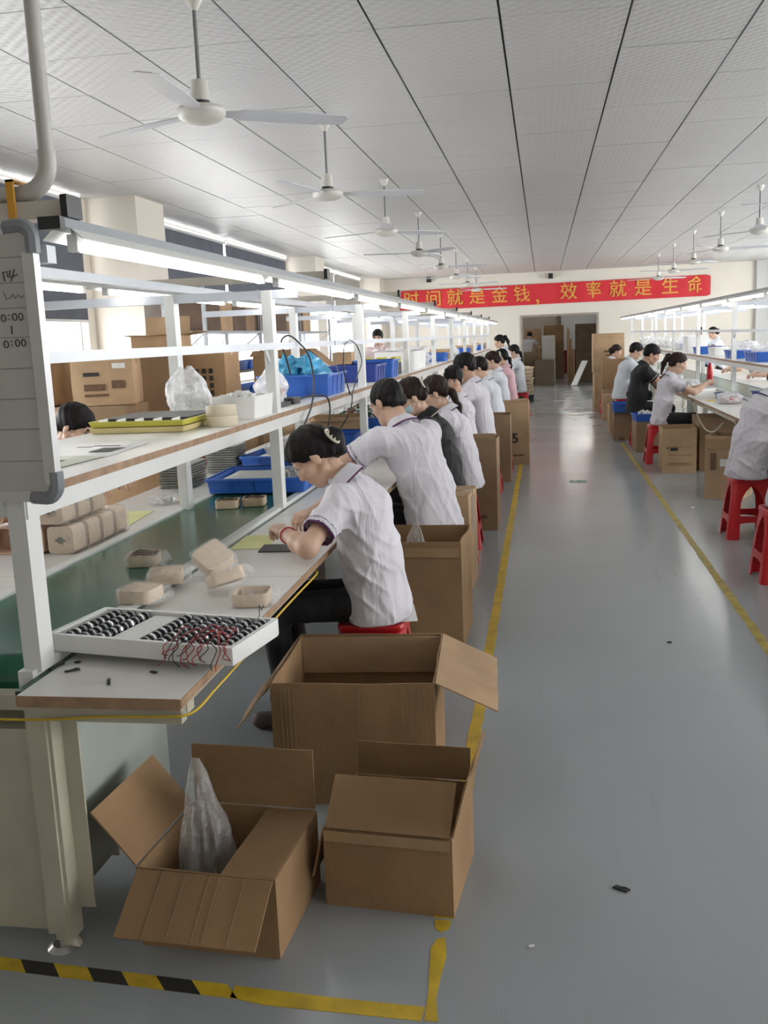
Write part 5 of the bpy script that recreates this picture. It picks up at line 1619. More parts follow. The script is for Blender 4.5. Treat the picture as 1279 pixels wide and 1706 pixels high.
# film in the foreground carton and the tall carton
def drape(name, label, loc, pts_base, apex, seed, m=M_FILM, folds=9):
    mb = MB()
    K, n = 9, 44
    rings = []
    ax = Vector(apex)
    for k in range(K + 1):
        f = k / K
        ring = []
        for i in range(n):
            a = 2 * math.pi * i / n
            b_ = Vector((pts_base[0] * math.cos(a), pts_base[1] * math.sin(a), 0.0))
            g = 1 + 0.30 * abs(math.sin(a * folds * 0.5 + seed + 1.5 * f)) * (0.4 + 0.6 * f) + 0.45 * mnoise.noise(Vector((math.cos(a) * 3, math.sin(a) * 3, f * 5 + seed))) - 0.2
            q = b_ * (1 - f) ** 0.8 * g + ax * f + Vector((0.012 * math.cos(a), 0.006 * math.sin(a), 0)) * f
            q.z = ax.z * f + 0.05 * (1 - f) * mnoise.noise(Vector((a, f * 4, seed)))
            q.z = max(q.z, 0.001)
            ring.append(q)
        rings.append(ring)
    mb.loft(rings)
    o = mb.build(name, m, loc=loc)
    return tag(o, label, 'bag')
drape('plastic_bag', 'crumpled clear plastic bag standing in the foreground carton', (-0.975, 2.45, 0.012), (0.10, 0.13), (-0.055, 0.10, 0.41), 3.0, folds=5)
drape('plastic_bag', 'piece of clear film poking out of the tall carton', (-0.72, 5.12, 0.30), (0.10, 0.09), (0.02, 0.03, 0.32), 5.0)
# ================================================================== PEOPLE
def V3(*a):
    return np.array(a, dtype=np.float32)
def unit(v):
    return v / (np.linalg.norm(v) + 1e-9)
class SDF:
    """smooth union of simple forms, sampled on a sparse grid and turned into one closed surface"""
    def __init__(s, k=0.02):
        s.items, s.k, s.cuts, s.wr = [], k, [], None
    def cap(s, a, b, ra, rb, lat=None, sc=1.0, k=None):
        s.items.append(('c', np.asarray(a, np.float32), np.asarray(b, np.float32), ra, rb, lat, sc, k))
        return s
    def ell(s, c, ax, r, k=None):
        s.items.append(('e', np.asarray(c, np.float32), np.asarray(ax, np.float32), np.asarray(r, np.float32), k))
        return s
    def sub(s, c, r, k=0.01):
        s.items.append(('s', np.asarray(c, np.float32), r, k))
        return s
    def cut(s, p, n):
        """remove the side the normal points to"""
        s.cuts.append((np.asarray(p, np.float32), unit(np.asarray(n, np.float32))))
        return s
    def ev(s, P):
        d = None
        for it in s.items:
            if it[0] == 'c':
                _, a, b, ra, rb, lat, sc, k = it
                Q, A, B = P, a, b
                if lat is not None:
                    f = 1 - 1 / sc
                    Q = P - (((P - a) @ lat) * f)[:, None] * lat
                    B = b - float((b - a) @ lat) * f * lat
                ab = B - A
                L = float(ab @ ab) + 1e-9
                pa = Q - A
                h = np.clip((pa @ ab) / L, 0, 1)
                q = pa - h[:, None] * ab
                e = np.sqrt(np.einsum('ij,ij->i', q, q)) - (ra + (rb - ra) * h)
            elif it[0] == 'e':
                _, c, ax, r, k = it
                q = (P - c) @ ax.T
                k0 = np.sqrt(np.einsum('ij,ij->i', q / r, q / r))
                k1 = np.sqrt(np.einsum('ij,ij->i', q / (r * r), q / (r * r))) + 1e-6
                e = k0 * (k0 - 1) / k1
            else:
                _, c, r, k = it
                q = P - c
                e = -(np.sqrt(np.einsum('ij,ij->i', q, q)) - r)
                h = np.clip(0.5 + 0.5 * (e - d) / k, 0, 1)
                d = d + (e - d) * h + k * h * (1 - h)
                continue
            if d is None:
                d = e
            else:
                kk = k or s.k
                h = np.clip(0.5 + 0.5 * (e - d) / kk, 0, 1)
                d = e + (d - e) * h - kk * h * (1 - h)
        if s.wr is not None:
            d = d + s.wr(P)
        for p, n in s.cuts:
            d = np.maximum(d, (P - p) @ n)
        return d
    def bounds(s, pad=0.03):
        lo, hi = np.full(3, 1e9), np.full(3, -1e9)
        for it in s.items:
            if it[0] == 'c':
                m = max(it[3], it[4]) * (it[6] if it[5] is not None else 1)
                for q in (it[1], it[2]):
                    lo, hi = np.minimum(lo, q - m), np.maximum(hi, q + m)
            elif it[0] == 'e':
                m = it[3].max()
                lo, hi = np.minimum(lo, it[1] - m), np.maximum(hi, it[1] + m)
        return lo - pad, hi + pad
    def mesh(s, h):
        lo, hi = s.bounds()
        B = 6
        nb = np.ceil((hi - lo) / (h * B)).astype(int)
        g = [np.arange(n) for n in nb]
        I = np.stack(np.meshgrid(*g, indexing='ij'), -1).reshape(-1, 3)
        cen = (lo + (I + 0.5) * B * h).astype(np.float32)
        dc = s.ev(cen)
        act = np.abs(dc) < B * h * 0.87 * 1.5 + 0.02
        F = np.where(dc < 0, -1.0, 1.0).astype(np.float32).reshape(nb)
        F = np.repeat(np.repeat(np.repeat(F, B, 0), B, 1), B, 2)
        off = np.stack(np.meshgrid(*[np.arange(B)] * 3, indexing='ij'), -1).reshape(-1, 3)
        AI = I[act]
        idx = (AI[:, None, :] * B + off[None]).reshape(-1, 3)
        P = (lo + idx * h).astype(np.float32)
        F[idx[:, 0], idx[:, 1], idx[:, 2]] = s.ev(P)
        F = np.pad(F, 1, constant_values=1.0)
        return surface_net(F, lo - h, h)
def surface_net(F, lo, h):
    S = F < 0
    n = np.array(F.shape) - 1
    c = [F[i:i + n[0], j:j + n[1], k:k + n[2]] for i in (0, 1) for j in (0, 1) for k in (0, 1)]
    sg = np.stack([q < 0 for q in c], 0)
    cnt = sg.sum(0)
    act = (cnt > 0) & (cnt < 8)
    idx = np.argwhere(act)
    vid = -np.ones(n, dtype=np.int64)
    vid[act] = np.arange(len(idx))
    val = np.stack([q[act] for q in c], 1)
    co = np.array([(i, j, k) for i in (0, 1) for j in (0, 1) for k in (0, 1)], float)
    pos = np.zeros((len(idx), 3))
    w = np.zeros(len(idx))
    for a in range(8):
        for b in range(a + 1, 8):
            if np.abs(co[a] - co[b]).sum() != 1:
                continue
            va, vb = val[:, a], val[:, b]
            x = (va < 0) != (vb < 0)
            t = np.where(x, va / np.where(x, va - vb, 1), 0)
            pos += np.where(x[:, None], co[a] + t[:, None] * (co[b] - co[a]), 0)
            w += x
    V = lo + (idx + pos / w[:, None]) * h
    faces = []
    for ax in range(3):
        sl0 = [slice(1, -1)] * 3
        sl1 = [slice(1, -1)] * 3
        sl0[ax], sl1[ax] = slice(0, -1), slice(1, None)
        a, b = S[tuple(sl0)], S[tuple(sl1)]
        e = np.argwhere(a != b)
        fl = a[a != b]
        base = e + 1
        base[:, ax] -= 1
        u, v = (ax + 1) % 3, (ax + 2) % 3
        q = []
        for du, dv in ((0, 0), (1, 0), (1, 1), (0, 1)):
            p = base.copy()
            p[:, u] -= du
            p[:, v] -= dv
            q.append(vid[p[:, 0], p[:, 1], p[:, 2]])
        q = np.stack(q, 1)
        q[~fl] = q[~fl][:, ::-1]
        faces.append(q)
    Fc = np.concatenate(faces)
    Fc = Fc[(Fc >= 0).all(1)]
    return V, Fc
def np_obj(name, parts, mats, parent, midx=None):
    """join (V, F, material index) pieces into one mesh object"""
    vs, fs, ms, o = [], [], [], 0
    for V, F, mi in parts:
        vs.append(V)
        fs.append(F + o)
        ms.append(np.full(len(F), mi) if np.isscalar(mi) else mi)
        o += len(V)
    V, F, Mi = np.concatenate(vs), np.concatenate(fs), np.concatenate(ms).astype(np.int32)
    me = bpy.data.meshes.new(name)
    me.vertices.add(len(V))
    me.vertices.foreach_set('co', V.astype(np.float32).ravel())
    me.loops.add(len(F) * 4)
    me.loops.foreach_set('vertex_index', F.astype(np.int32).ravel())
    me.polygons.add(len(F))
    me.polygons.foreach_set('loop_start', np.arange(len(F), dtype=np.int32) * 4)
    for m in mats:
        me.materials.append(m)
    me.polygons.foreach_set('material_index', Mi)
    me.polygons.foreach_set('use_smooth', np.ones(len(F), bool))
    me.update()
    me.validate()
    return link(name, me, parent)

M_SKIN = [mat('skin_light', (0.62, 0.40, 0.29), rough=0.5, var=0.04, vscale=8), mat('skin_tan', (0.52, 0.31, 0.21), rough=0.5, var=0.04, vscale=8)]
M_HAIR = mat('black_hair', (0.012, 0.010, 0.010), rough=0.55, var=0.2, vscale=30, bump=0.3, bscale=150, spec=0.18)
M_HAIRB = mat('dark_brown_hair', (0.028, 0.016, 0.012), rough=0.55, var=0.2, vscale=30, bump=0.3, bscale=150, spec=0.18)
M_SHIRT = mat('white_polo_cloth', (0.66, 0.64, 0.69), rough=0.8, var=0.02, bump=0.25, bscale=14)
M_SHIRTB = mat('black_polo_cloth', (0.007, 0.007, 0.009), rough=0.75, var=0.06, bump=0.25, bscale=14)
M_SHIRTP = mat('pink_shirt_cloth', (0.66, 0.42, 0.45), rough=0.8, var=0.03, bump=0.25, bscale=14)
M_SHIRTW = mat('cool_white_cloth', (0.66, 0.69, 0.74), rough=0.8, var=0.02, bump=0.25, bscale=14)
M_NAVY = mat('navy_trim', (0.03, 0.025, 0.09), rough=0.7)
M_PLUM = mat('plum_trim', (0.10, 0.02, 0.10), rough=0.7)
M_PALETRIM = mat('pale_trim', (0.55, 0.45, 0.40), rough=0.7)
M_PANTS = mat('black_trouser_cloth', (0.012, 0.012, 0.015), rough=0.8, var=0.1, bump=0.2, bscale=16)
M_JEANS = mat('dark_grey_trouser_cloth', (0.05, 0.055, 0.065), rough=0.8, var=0.1, bump=0.2, bscale=16)
M_SHOE = mat('dusty_shoe', (0.10, 0.07, 0.07), rough=0.7)
M_EYEW = mat('eye_white', (0.7, 0.7, 0.68), rough=0.2)
M_EYED = mat('eye_dark', (0.01, 0.008, 0.008), rough=0.15)
M_LIP = mat('lip_colour', (0.42, 0.18, 0.15), rough=0.45)
M_MASK = mat('pale_blue_mask', (0.42, 0.62, 0.66), rough=0.7)
M_CLIP = mat('pearl_clip', (0.65, 0.6, 0.5), rough=0.3)

def add_folds(m, scale=7.0, strength=0.55):
    """soft cloth folds on top of the weave"""
    nt = m.node_tree
    p = nt.nodes['Principled BSDF']
    tc = [n for n in nt.nodes if n.type == 'TEX_COORD'][0]
    old = [n for n in nt.nodes if n.type == 'BUMP'][0]
    mp = nt.nodes.new('ShaderNodeMapping')
    mp.inputs['Scale'].default_value = (1.0, 1.0, 0.55)
    mp.inputs['Rotation'].default_value = (0.3, 0.25, 0)
    nt.links.new(tc.outputs['Object'], mp.inputs['Vector'])
    n = nt.nodes.new('ShaderNodeTexNoise')
    n.inputs['Scale'].default_value = scale
    n.inputs['Detail'].default_value = 2.5
    n.inputs['Distortion'].default_value = 0.9
    nt.links.new(mp.outputs['Vector'], n.inputs['Vector'])
    b = nt.nodes.new('ShaderNodeBump')
    b.inputs['Strength'].default_value = strength
    b.inputs['Distance'].default_value = 0.05
    nt.links.new(n.outputs['Fac'], b.inputs['Height'])
    nt.links.new(old.outputs['Normal'], b.inputs['Normal'])
    nt.links.new(b.outputs['Normal'], p.inputs['Normal'])
for _m in (M_SHIRT, M_SHIRTB, M_SHIRTP, M_SHIRTW, M_PANTS, M_JEANS):
    add_folds(_m)
def rotx(v, a):
    """pitch: positive leans forward (+y)"""
    c, s_ = math.cos(a), math.sin(a)
    return V3(v[0], v[1] * c + v[2] * s_, -v[1] * s_ + v[2] * c)
def rotz(v, a):
    c, s_ = math.cos(a), math.sin(a)
    return V3(v[0] * c - v[1] * s_, v[0] * s_ + v[1] * c, v[2])
def elbow_ik(S, W, L1, L2, hint):
    d = W - S
    D = np.linalg.norm(d)
    if D > (L1 + L2) * 0.985:
        W = S + d / D * (L1 + L2) * 0.985
        d = W - S
        D = np.linalg.norm(d)
    a = (L1 * L1 - L2 * L2 + D * D) / (2 * D)
    hgt = math.sqrt(max(1e-6, L1 * L1 - a * a))
    u = d / D
    p = unit(np.asarray(hint, np.float32) - u * float(np.dot(hint, u)))
    return S + u * a + p * hgt, W
def hand_sdf(W, f, n, side, curl=0.6, sc=1.0, spread=0.10):
    """W wrist, f finger direction, n palm normal (towards what is held), side: +1 thumb on the +s side"""
    f = unit(f)
    n = unit(n - f * float(n @ f))
    s_ = np.cross(f, n) * side
    H = SDF(0.008)
    H.cap(W - f * 0.02, W + f * 0.025 * sc, 0.023 * sc, 0.021 * sc)
    kn = []
    for i, (o, ln) in enumerate(((0.028, 0.082), (0.009, 0.088), (-0.010, 0.084), (-0.027, 0.074))):
        k = W + f * ln * sc + s_ * o * sc - n * 0.004
        kn.append(k)
        H.cap(W + f * 0.02 * sc + s_ * o * 0.5 * sc, k, 0.016 * sc, 0.0115 * sc, k=0.012)
    for i, (k, L) in enumerate(zip(kn, (0.072, 0.080, 0.075, 0.058))):
        d = f + s_ * (0.10 - 0.06 * i) * spread * 5
        a = curl * (0.8 + 0.12 * i)
        p = k
        for j, fr in enumerate((0.45, 0.31, 0.24)):
            dd = unit(unit(d) * math.cos(a) + n * math.sin(a))
            q = p + dd * L * fr * sc
            H.cap(p, q, (0.0095 - 0.001 * j) * sc, (0.0088 - 0.001 * j) * sc, k=0.004)
            p = q
            a += curl * 0.85
    # thumb leaves the side of the palm near its base
    t0 = W + f * 0.022 * sc + s_ * 0.020 * sc + n * 0.004
    t1 = t0 + unit(f * 0.65 + s_ * 0.65 + n * 0.35) * 0.040 * sc
    t2 = t1 + unit(f * 0.85 + s_ * 0.15 + n * 0.45) * 0.032 * sc
    t3 = t2 + unit(f * 0.85 - s_ * 0.15 + n * 0.45) * 0.026 * sc
    H.cap(t0, t1, 0.0135 * sc, 0.0115 * sc, k=0.010).cap(t1, t2, 0.0105 * sc, 0.0095 * sc, k=0.004).cap(t2, t3, 0.0095 * sc, 0.008 * sc, k=0.004)
    return H

def person(label, x, y, rz, seat=SEAT, lean=20, curve=10, head_pitch=30, head_yaw=0, head_roll=0, turn=0, male=False, shirt=None, trim=None, pants=None, skin=0,
           hair='short', hair_m=None, hands=None, elbows=None, h=0.014, size=1.0, stand=False, mask=False, clip=None, knees=0.40, hand_curl=0.55, face=True, palm=None, sleeve=0.17, legs=True, loose=0.0, hip_back=0.0, shoulders=None, girth=1.0, bracelet=False):
    shirt, trim, pants, hair_m = shirt or M_SHIRT, trim or M_NAVY, pants or M_PANTS, hair_m or M_HAIR
    root = thing('person', label, 'person', (x, y, 0), rz)
    sk = M_SKIN[skin]
    z0 = 0.90 * size if stand else seat + 0.088 * size
    P = V3(0, hip_back, z0)
    le, cv = math.radians(lean), math.radians(curve)
    tl = 0.50 * size * (1.04 if male else 1.0)
    w = P + rotx(V3(0, 0, 0.36 * tl), le * 0.55)
    c = w + rotx(V3(0, 0, 0.40 * tl), le + cv * 0.4)
    nb = c + rotx(V3(0, 0, 0.26 * tl), le + cv)
    tw = math.radians(turn)
    latv = rotz(V3(1, 0, 0), tw)
    sw = shoulders or (0.185 if male else 0.158) * size
    up_s = rotx(V3(0, 0, 1), le + cv)
    fw_s = rotx(V3(0, 1, 0), le + cv)
    sh = [nb - up_s * 0.055 * size + latv * sgn * sw + fw_s * 0.012 for sgn in (-1, 1)]
    # head
    hp, hy, hr = math.radians(head_pitch), math.radians(head_yaw), math.radians(head_roll)
    hu, hf = rotx(V3(0, 0, 1), hp), rotx(V3(0, 1, 0), hp)
    hx_ = V3(1, 0, 0)
    hu, hx_ = hu * math.cos(hr) + hx_ * math.sin(hr), hx_ * math.cos(hr) - hu * math.sin(hr)
    hu, hf, hx_ = rotz(hu, hy), rotz(hf, hy), rotz(hx_, hy)
    nk_dir = unit(up_s * 0.5 + unit(hu + fw_s * 0.25) * 0.6)
    S_ = size
    neck_top = nb + nk_dir * 0.085 * S_
    hc = neck_top + hu * 0.075 * S_ + hf * 0.022 * S_
    AX = np.stack([hx_, hf, hu])
    def hd(a, b, e):
        return hc + (hx_ * a + hf * b + hu * e) * S_
    # ---- skin: torso core, neck, arms, legs as one surface
    bd = SDF(0.03)
    bd.cap(P, w, 0.085 * S_, 0.078 * S_, latv, 1.35).cap(w, c, 0.078 * S_, 0.085 * S_, latv, 1.4).cap(c, nb - up_s * 0.03, 0.08 * S_, 0.045 * S_, latv, 1.4)
    nr = 0.060 if male else 0.050
    bd.cap(nb - up_s * 0.04, neck_top + hu * 0.01, nr * S_ * 1.05, nr * S_ * 0.95, k=0.02)
    L1, L2 = 0.285 * S_ * (1.05 if male else 1), 0.245 * S_ * (1.05 if male else 1)
    hands = hands or [(-0.10, 0.43, 0.86), (0.09, 0.43, 0.86)]
    elbows = elbows or [(-1, -0.25, -0.12), (1, -0.25, -0.12)]
    el, wr_ = [], []
    ar = 1.12 if male else 1.0
    for i in (0, 1):
        e, W = elbow_ik(sh[i], V3(*hands[i]), L1, L2, V3(*elbows[i]))
        el.append(e)
        wr_.append(W)
        bd.cap(c + (sh[i] - c) * 0.45, sh[i], 0.055 * S_, 0.046 * S_)
        bd.cap(sh[i], e, 0.046 * S_ * ar, 0.036 * S_ * ar).cap(e, e + (W - e) * 0.35, 0.037 * S_ * ar, 0.038 * S_ * ar).cap(e + (W - e) * 0.35, W, 0.038 * S_ * ar, 0.0235 * S_ * ar)
    hips, kns, anks = [], [], []
    for sgn in (-1, 1):
        hp_ = P + V3(sgn * 0.075 * S_, 0.01, -0.01)
        if stand:
            kn = V3(sgn * 0.09, 0.03, 0.48 * S_)
            an = V3(sgn * 0.095, 0.0, 0.085)
        else:
            kn = V3(sgn * 0.11 * S_, knees * S_, seat + 0.055)
            an = V3(sgn * 0.12 * S_, (knees - 0.05) * S_, 0.085)
        hips.append(hp_)
        kns.append(kn)
        anks.append(an)
        if legs:
            bd.cap(hp_, kn, 0.068 * S_, 0.046 * S_).cap(kn, an, 0.044 * S_, 0.032 * S_).cap(an - V3(0, 0, 0.035), an + V3(sgn * 0.015, 0.13, -0.055), 0.030, 0.026)
    parts = []
    Vb, Fb = bd.mesh(h)
    parts.append((Vb, Fb, 0))
    # hands
    for i in (0, 1):
        f = unit(wr_[i] - el[i])
        n_ = V3(*(palm[i] if palm else (0.25 * (1 if i == 0 else -1), 0.15, -1.0)))
        thumb = 1 if i == 1 else -1
        n2 = unit(n_ - f * float(n_ @ f))
        s_try = np.cross(f, n2) * thumb
        # thumbs face inwards
        want = V3(1, 0.2, 0.2) if i == 0 else V3(-1, 0.2, 0.2)
        if float(s_try @ want) < 0:
            thumb = -thumb
        H = hand_sdf(wr_[i], f, n_, thumb, hand_curl, 0.95 * S_ * (1.07 if male else 1.0))
        Vh, Fh = H.mesh(min(0.0055, h * 0.5))
        parts.append((Vh, Fh, 0))
    if bracelet:
        f = unit(wr_[0] - el[0])
        a_ = unit(np.cross(f, V3(0, 0, 1)))
        b_ = np.cross(f, a_)
        for off_, r_, m_ in ((0.030, 0.031, M_CLIP), (0.045, 0.033, M_RED)):
            c0 = wr_[0] - f * off_
            ring = [Vector([float(v) for v in c0 + a_ * (r_ * math.cos(t)) + b_ * (r_ * math.sin(t))]) for t in [2 * math.pi * k / 20 for k in range(21)]]
            MB().tube(ring, 0.003, 6).build('bracelet', m_, root, smooth='all')
    # head surface
    hs = SDF(0.022)
    hs.ell(hd(0, -0.012, 0.035), AX, np.array((0.073, 0.094, 0.083)) * S_)
    hs.ell(hd(0, 0.030, -0.040), AX, np.array((0.056, 0.060, 0.070)) * S_, 0.03)
    hs.cap(hd(-0.025, 0.045, -0.088), hd(0.025, 0.045, -0.088), 0.022 * S_, 0.022 * S_, k=0.03)
    hs.cap(hd(0.045, -0.005, -0.06), hd(0.022, 0.05, -0.09), 0.020 * S_, 0.018 * S_).cap(hd(-0.045, -0.005, -0.06), hd(-0.022, 0.05, -0.09), 0.020 * S_, 0.018 * S_)
    hs.cap(neck_top - hu * 0.03 * S_, hd(0, -0.012, -0.04), nr * 0.95 * S_, nr * 0.9 * S_, k=0.02)
    if face:
        hs.cap(hd(0.0, 0.079, 0.012), hd(0.0, 0.097, -0.026), 0.0085 * S_, 0.0125 * S_, k=0.012)
        hs.cap(hd(0.012, 0.083, -0.030), hd(-0.012, 0.083, -0.030), 0.009 * S_, 0.009 * S_, k=0.008)
        hs.cap(hd(-0.045, 0.070, 0.024), hd(0.045, 0.070, 0.024), 0.010 * S_, 0.010 * S_, k=0.018)
        hs.cap(hd(-0.017, 0.079, -0.058), hd(0.017, 0.079, -0.058), 0.0085 * S_, 0.0085 * S_, k=0.008)
        for sgn in (-1, 1):
            hs.cap(hd(sgn * 0.040, 0.062, -0.022), hd(sgn * 0.048, 0.045, -0.018), 0.018 * S_, 0.016 * S_, k=0.025)
            hs.sub(hd(sgn * 0.031, 0.094, 0.004), 0.015 * S_, 0.012)
    for sgn in (-1, 1):
        tilt_ear = np.stack([unit(hx_ * 0.93 - hf * 0.36 * sgn), unit(hf * 0.93 + hx_ * 0.36 * sgn), hu])
        hs.ell(hd(sgn * 0.077, -0.016, -0.008), tilt_ear, np.array((0.009, 0.019, 0.031)) * S_, 0.006)
    Vs, Fs = hs.mesh(max(0.0048, min(h * 0.55, 0.009)))
    fc = (Vs[Fs].mean(1) - hc) / S_
    la, lf, lu = fc @ hx_, fc @ hf, fc @ hu
    mi = np.zeros(len(Fs), int)
    if face:
        mi[(np.abs(la) < 0.021) & (np.abs(lu + 0.058 + 0.0 * la) < 0.0075) & (lf > 0.075)] = 3
        mi[(np.abs(np.abs(la) - 0.031) < 0.017) & (np.abs(lu - 0.027 + 0.15 * (np.abs(la) - 0.031)) < 0.0048) & (lf > 0.055)] = 2
        mi[(np.abs(np.abs(la) - 0.031) < 0.014) & (np.abs(lu - 0.004) < 0.0058) & (lf > 0.062)] = 1
        mi[(np.abs(np.abs(la) - 0.031) < 0.0062) & (np.abs(lu - 0.004) < 0.0062) & (lf > 0.062)] = 4
        mi[(np.abs(np.abs(la) - 0.031) < 0.016) & (np.abs(lu - 0.0105) < 0.0022) & (lf > 0.062)] = 2
    parts.append((Vs, Fs, mi))
    np_obj('body', parts, [sk, M_EYEW, hair_m, M_LIP, M_EYED], root)
    # ---- shirt
    st = SDF(0.045)
    lo_ = 0.0 + loose
    wl = 0.018 + loose
    belly = (0.118 if male else 0.104) * S_ * girth
    st.cap(P - up_s * 0.0 + V3(0, -0.012, -0.05), w, belly + 0.016 + lo_, belly - 0.004 + lo_, latv, 1.42)
    st.cap(w, c, belly - 0.004 + lo_, belly + 0.004 + lo_ * 0.7, latv, 1.45)
    st.cap(c, nb - up_s * 0.045, belly + 0.0 + lo_ * 0.5, 0.058 * S_, latv, 1.5)
    st.cap(nb - up_s * 0.03, nb + nk_dir * 0.005, 0.062 * S_, 0.058 * S_)
    cuffs = []
    sr_ = (0.074 if male else 0.066) * S_
    sl = SDF(0.03)
    for i in (0, 1):
        ud = unit(el[i] - sh[i])
        ce = sh[i] + ud * sleeve * S_
        st.cap(c + (sh[i] - c) * 0.4 + up_s * 0.015, sh[i] - up_s * 0.008, 0.066 * S_, 0.056 * S_, k=0.06)
        st.cap(sh[i], ce + ud * 0.05, sr_ * 0.86, sr_ * 1.05, k=0.05)
        cuffs.append((ce, ud))
    sd_ = sum(ord(ch_) for ch_ in label) % 97
    if h <= 0.012:
        rg = np.random.default_rng(sd_)
        dirs = rg.normal(size=(7, 3)).astype(np.float32)
        dirs /= np.linalg.norm(dirs, axis=1)[:, None]
        ph = rg.uniform(0, 6.28, 7)
        fr = rg.uniform(34, 70, 7)
        def wrk(Q, dirs=dirs, ph=ph, fr=fr):
            o = np.zeros(len(Q), np.float32)
            for dd, p_, f_ in zip(dirs, ph, fr):
                o += ((1 - np.abs(np.sin((Q @ dd) * f_ * 0.5 + p_ + 0.9 * np.sin(Q[:, 2] * 9 + p_) + 0.7 * np.sin(Q[:, 0] * 13)))) ** 3 * (0.5 + 0.5 * np.sin(Q @ dirs[0] * 17 + p_ * 3)) * 0.0068).astype(np.float32)
            return 0.002 - o
        st.wr = wrk
    base_ev = st.ev
    # trim sleeves at the cuff and hollow them slightly, trim the hem
    def ev2(Q):
        d = base_ev(Q)
        for (ce, ud), s0, e0 in zip(cuffs, sh, el):
            t = (Q - ce) @ ud
            rr_ = (Q - ce) - t[:, None] * ud
            rad = np.sqrt(np.einsum('ij,ij->i', rr_, rr_))
            near = rad < sr_ * 1.6
            d = np.where(near & (t > -0.06), np.maximum(d, t), d)
            d = np.where(near & (t > -0.035), np.maximum(d, (sr_ * 1.02 - 0.011) - rad), d)
        return d
    st.ev = ev2
    hemz = P[2] - (0.15 if stand else 0.115)
    if stand:
        st.cut(V3(0, 0, hemz), V3(0, 0, -1))
    else:
        st.cut(V3(0, 0, seat + 0.002), V3(0, 0, -1))
        st.cut(P + V3(0, 0.155, 0), V3(0, 0.9, -0.45))
    Vt, Ft = st.mesh(h * 0.9)
    fc = Vt[Ft].mean(1)
    mi = np.zeros(len(Ft), int)
    for (ce, ud) in cuffs:
        t = (fc - ce) @ ud
        rad = np.linalg.norm((fc - ce) - t[:, None] * ud, axis=1)
        mi[(rad < sr_ * 1.5) & (t > -max(0.011, h * 0.8)) & (t < 0.004)] = 1
        if h <= 0.012:
            mi[(rad < sr_ * 1.5) & (t > -0.034) & (t < -0.028)] = 2
    shirt_o = np_obj('shirt', [(Vt, Ft, mi)], [shirt, trim, mat('grey_trim', (0.25, 0.24, 0.3), rough=0.7) if shirt is not M_SHIRTB else M_PALETRIM], root)
    # collar: folded band round the neck
    cl = MB()
    n = 26
    ca = nk_dir
    cx_ = unit(latv - ca * float(latv @ ca))
    cy_ = np.cross(ca, cx_)
    rings = []
    prof = [(0.066, -0.006), (0.060, 0.040), (0.064, 0.044), (0.072, 0.036), (0.098, -0.008), (0.101, -0.013), (0.094, -0.016), (0.072, -0.004)]
    for r, z in prof:
        ring = []
        for i in range(n + 1):
            a = math.pi / 2 + math.radians(20) + (2 * math.pi - math.radians(40)) * i / n
            fr = max(0, math.sin(a))
            q = nb + cx_ * (r * S_ * 1.08 * math.cos(a)) + cy_ * (r * S_ * math.sin(a) * 0.98) + ca * ((z - 0.022 * fr) * S_)
            ring.append(Vector([float(v) for v in q]))
        rings.append(ring)
    for k in range(len(rings) - 1):
        cl.loft([rings[k], rings[k + 1]], 1 if k in (4, 5) else 0, False, False, closed=False)
    cl.build('collar', [shirt, trim], shirt_o, smooth='all')
    # ---- trousers and shoes
    if legs:
        tr_ = SDF(0.04)
        tr_.cap(P + V3(0, -0.01, -0.02), P + V3(0, 0.02, 0.03), 0.092 * S_, 0.088 * S_, V3(1, 0, 0), 1.40)
        for i in (0, 1):
            tr_.cap(hips[i] + V3(0, 0, -0.005), kns[i], 0.074 * S_, 0.064 * S_).cap(kns[i], anks[i], 0.062 * S_, 0.05 * S_)
        tr_.cut(V3(0, 0, 0.055), V3(0, 0, -1))
        if not stand:
            # seat flattens the underside of the thighs
            b_ev = tr_.ev
            def ev3(Q, b_ev=b_ev):
                d = b_ev(Q)
                on = (Q[:, 1] < 0.26 + hip_back)
                return np.where(on, np.maximum(d, (seat + 0.002) - Q[:, 2]), d)
            tr_.ev = ev3
        Vp, Fp = tr_.mesh(h * 1.15)
        np_obj('trousers', [(Vp, Fp, 0)], [pants], root)
        for i, sgn in ((0, -1), (1, 1)):
            sh_ = SDF(0.02)
            a = anks[i]
            sh_.cap(V3(a[0], a[1] - 0.02, 0.042), V3(a[0] + sgn * 0.012, a[1] + 0.13, 0.036), 0.040, 0.036)
            sh_.cap(V3(a[0], a[1] - 0.01, 0.05), V3(a[0], a[1], 0.075), 0.038, 0.036)
            sh_.cut(V3(0, 0, 0.001), V3(0, 0, -1))
            Vq, Fq = sh_.mesh(max(0.01, h * 0.8))
            np_obj('shoe', [(Vq, Fq, 0)], [M_SHOE], root)
    # ---- hair
    ha = SDF(0.018)
    puff = 0.013 if hair != 'crop' else 0.007
    ha.ell(hd(0, -0.016, 0.038), AX, np.array((0.076 + puff * 0.8, 0.096 + puff, 0.085 + puff)) * S_)
    ha.cap(hd(-0.03, -0.075, -0.02), hd(0.03, -0.075, -0.02), (0.030 + puff * 0.5) * S_, (0.030 + puff * 0.5) * S_)
    a0, a1 = V3(0, 0.092, 0.058), V3(0, -0.085, -0.082)
    if hair == 'fringe':
        a0 = V3(0, 0.098, 0.034)
    if hair in ('pony', 'bun', 'clip', 'low'):
        a0, a1 = V3(0, 0.090, 0.066), V3(0, -0.098, -0.088)
        a1 = V3(0, -0.09, -0.075)
    dv = a1 - a0
    nn = unit(V3(0, -dv[2], dv[1]))
    nn = nn if nn[2] < 0 else -nn          # points down-forward
    hair_cut = (hd(*a0), unit(hx_ * nn[0] + hf * nn[1] + hu * nn[2]))
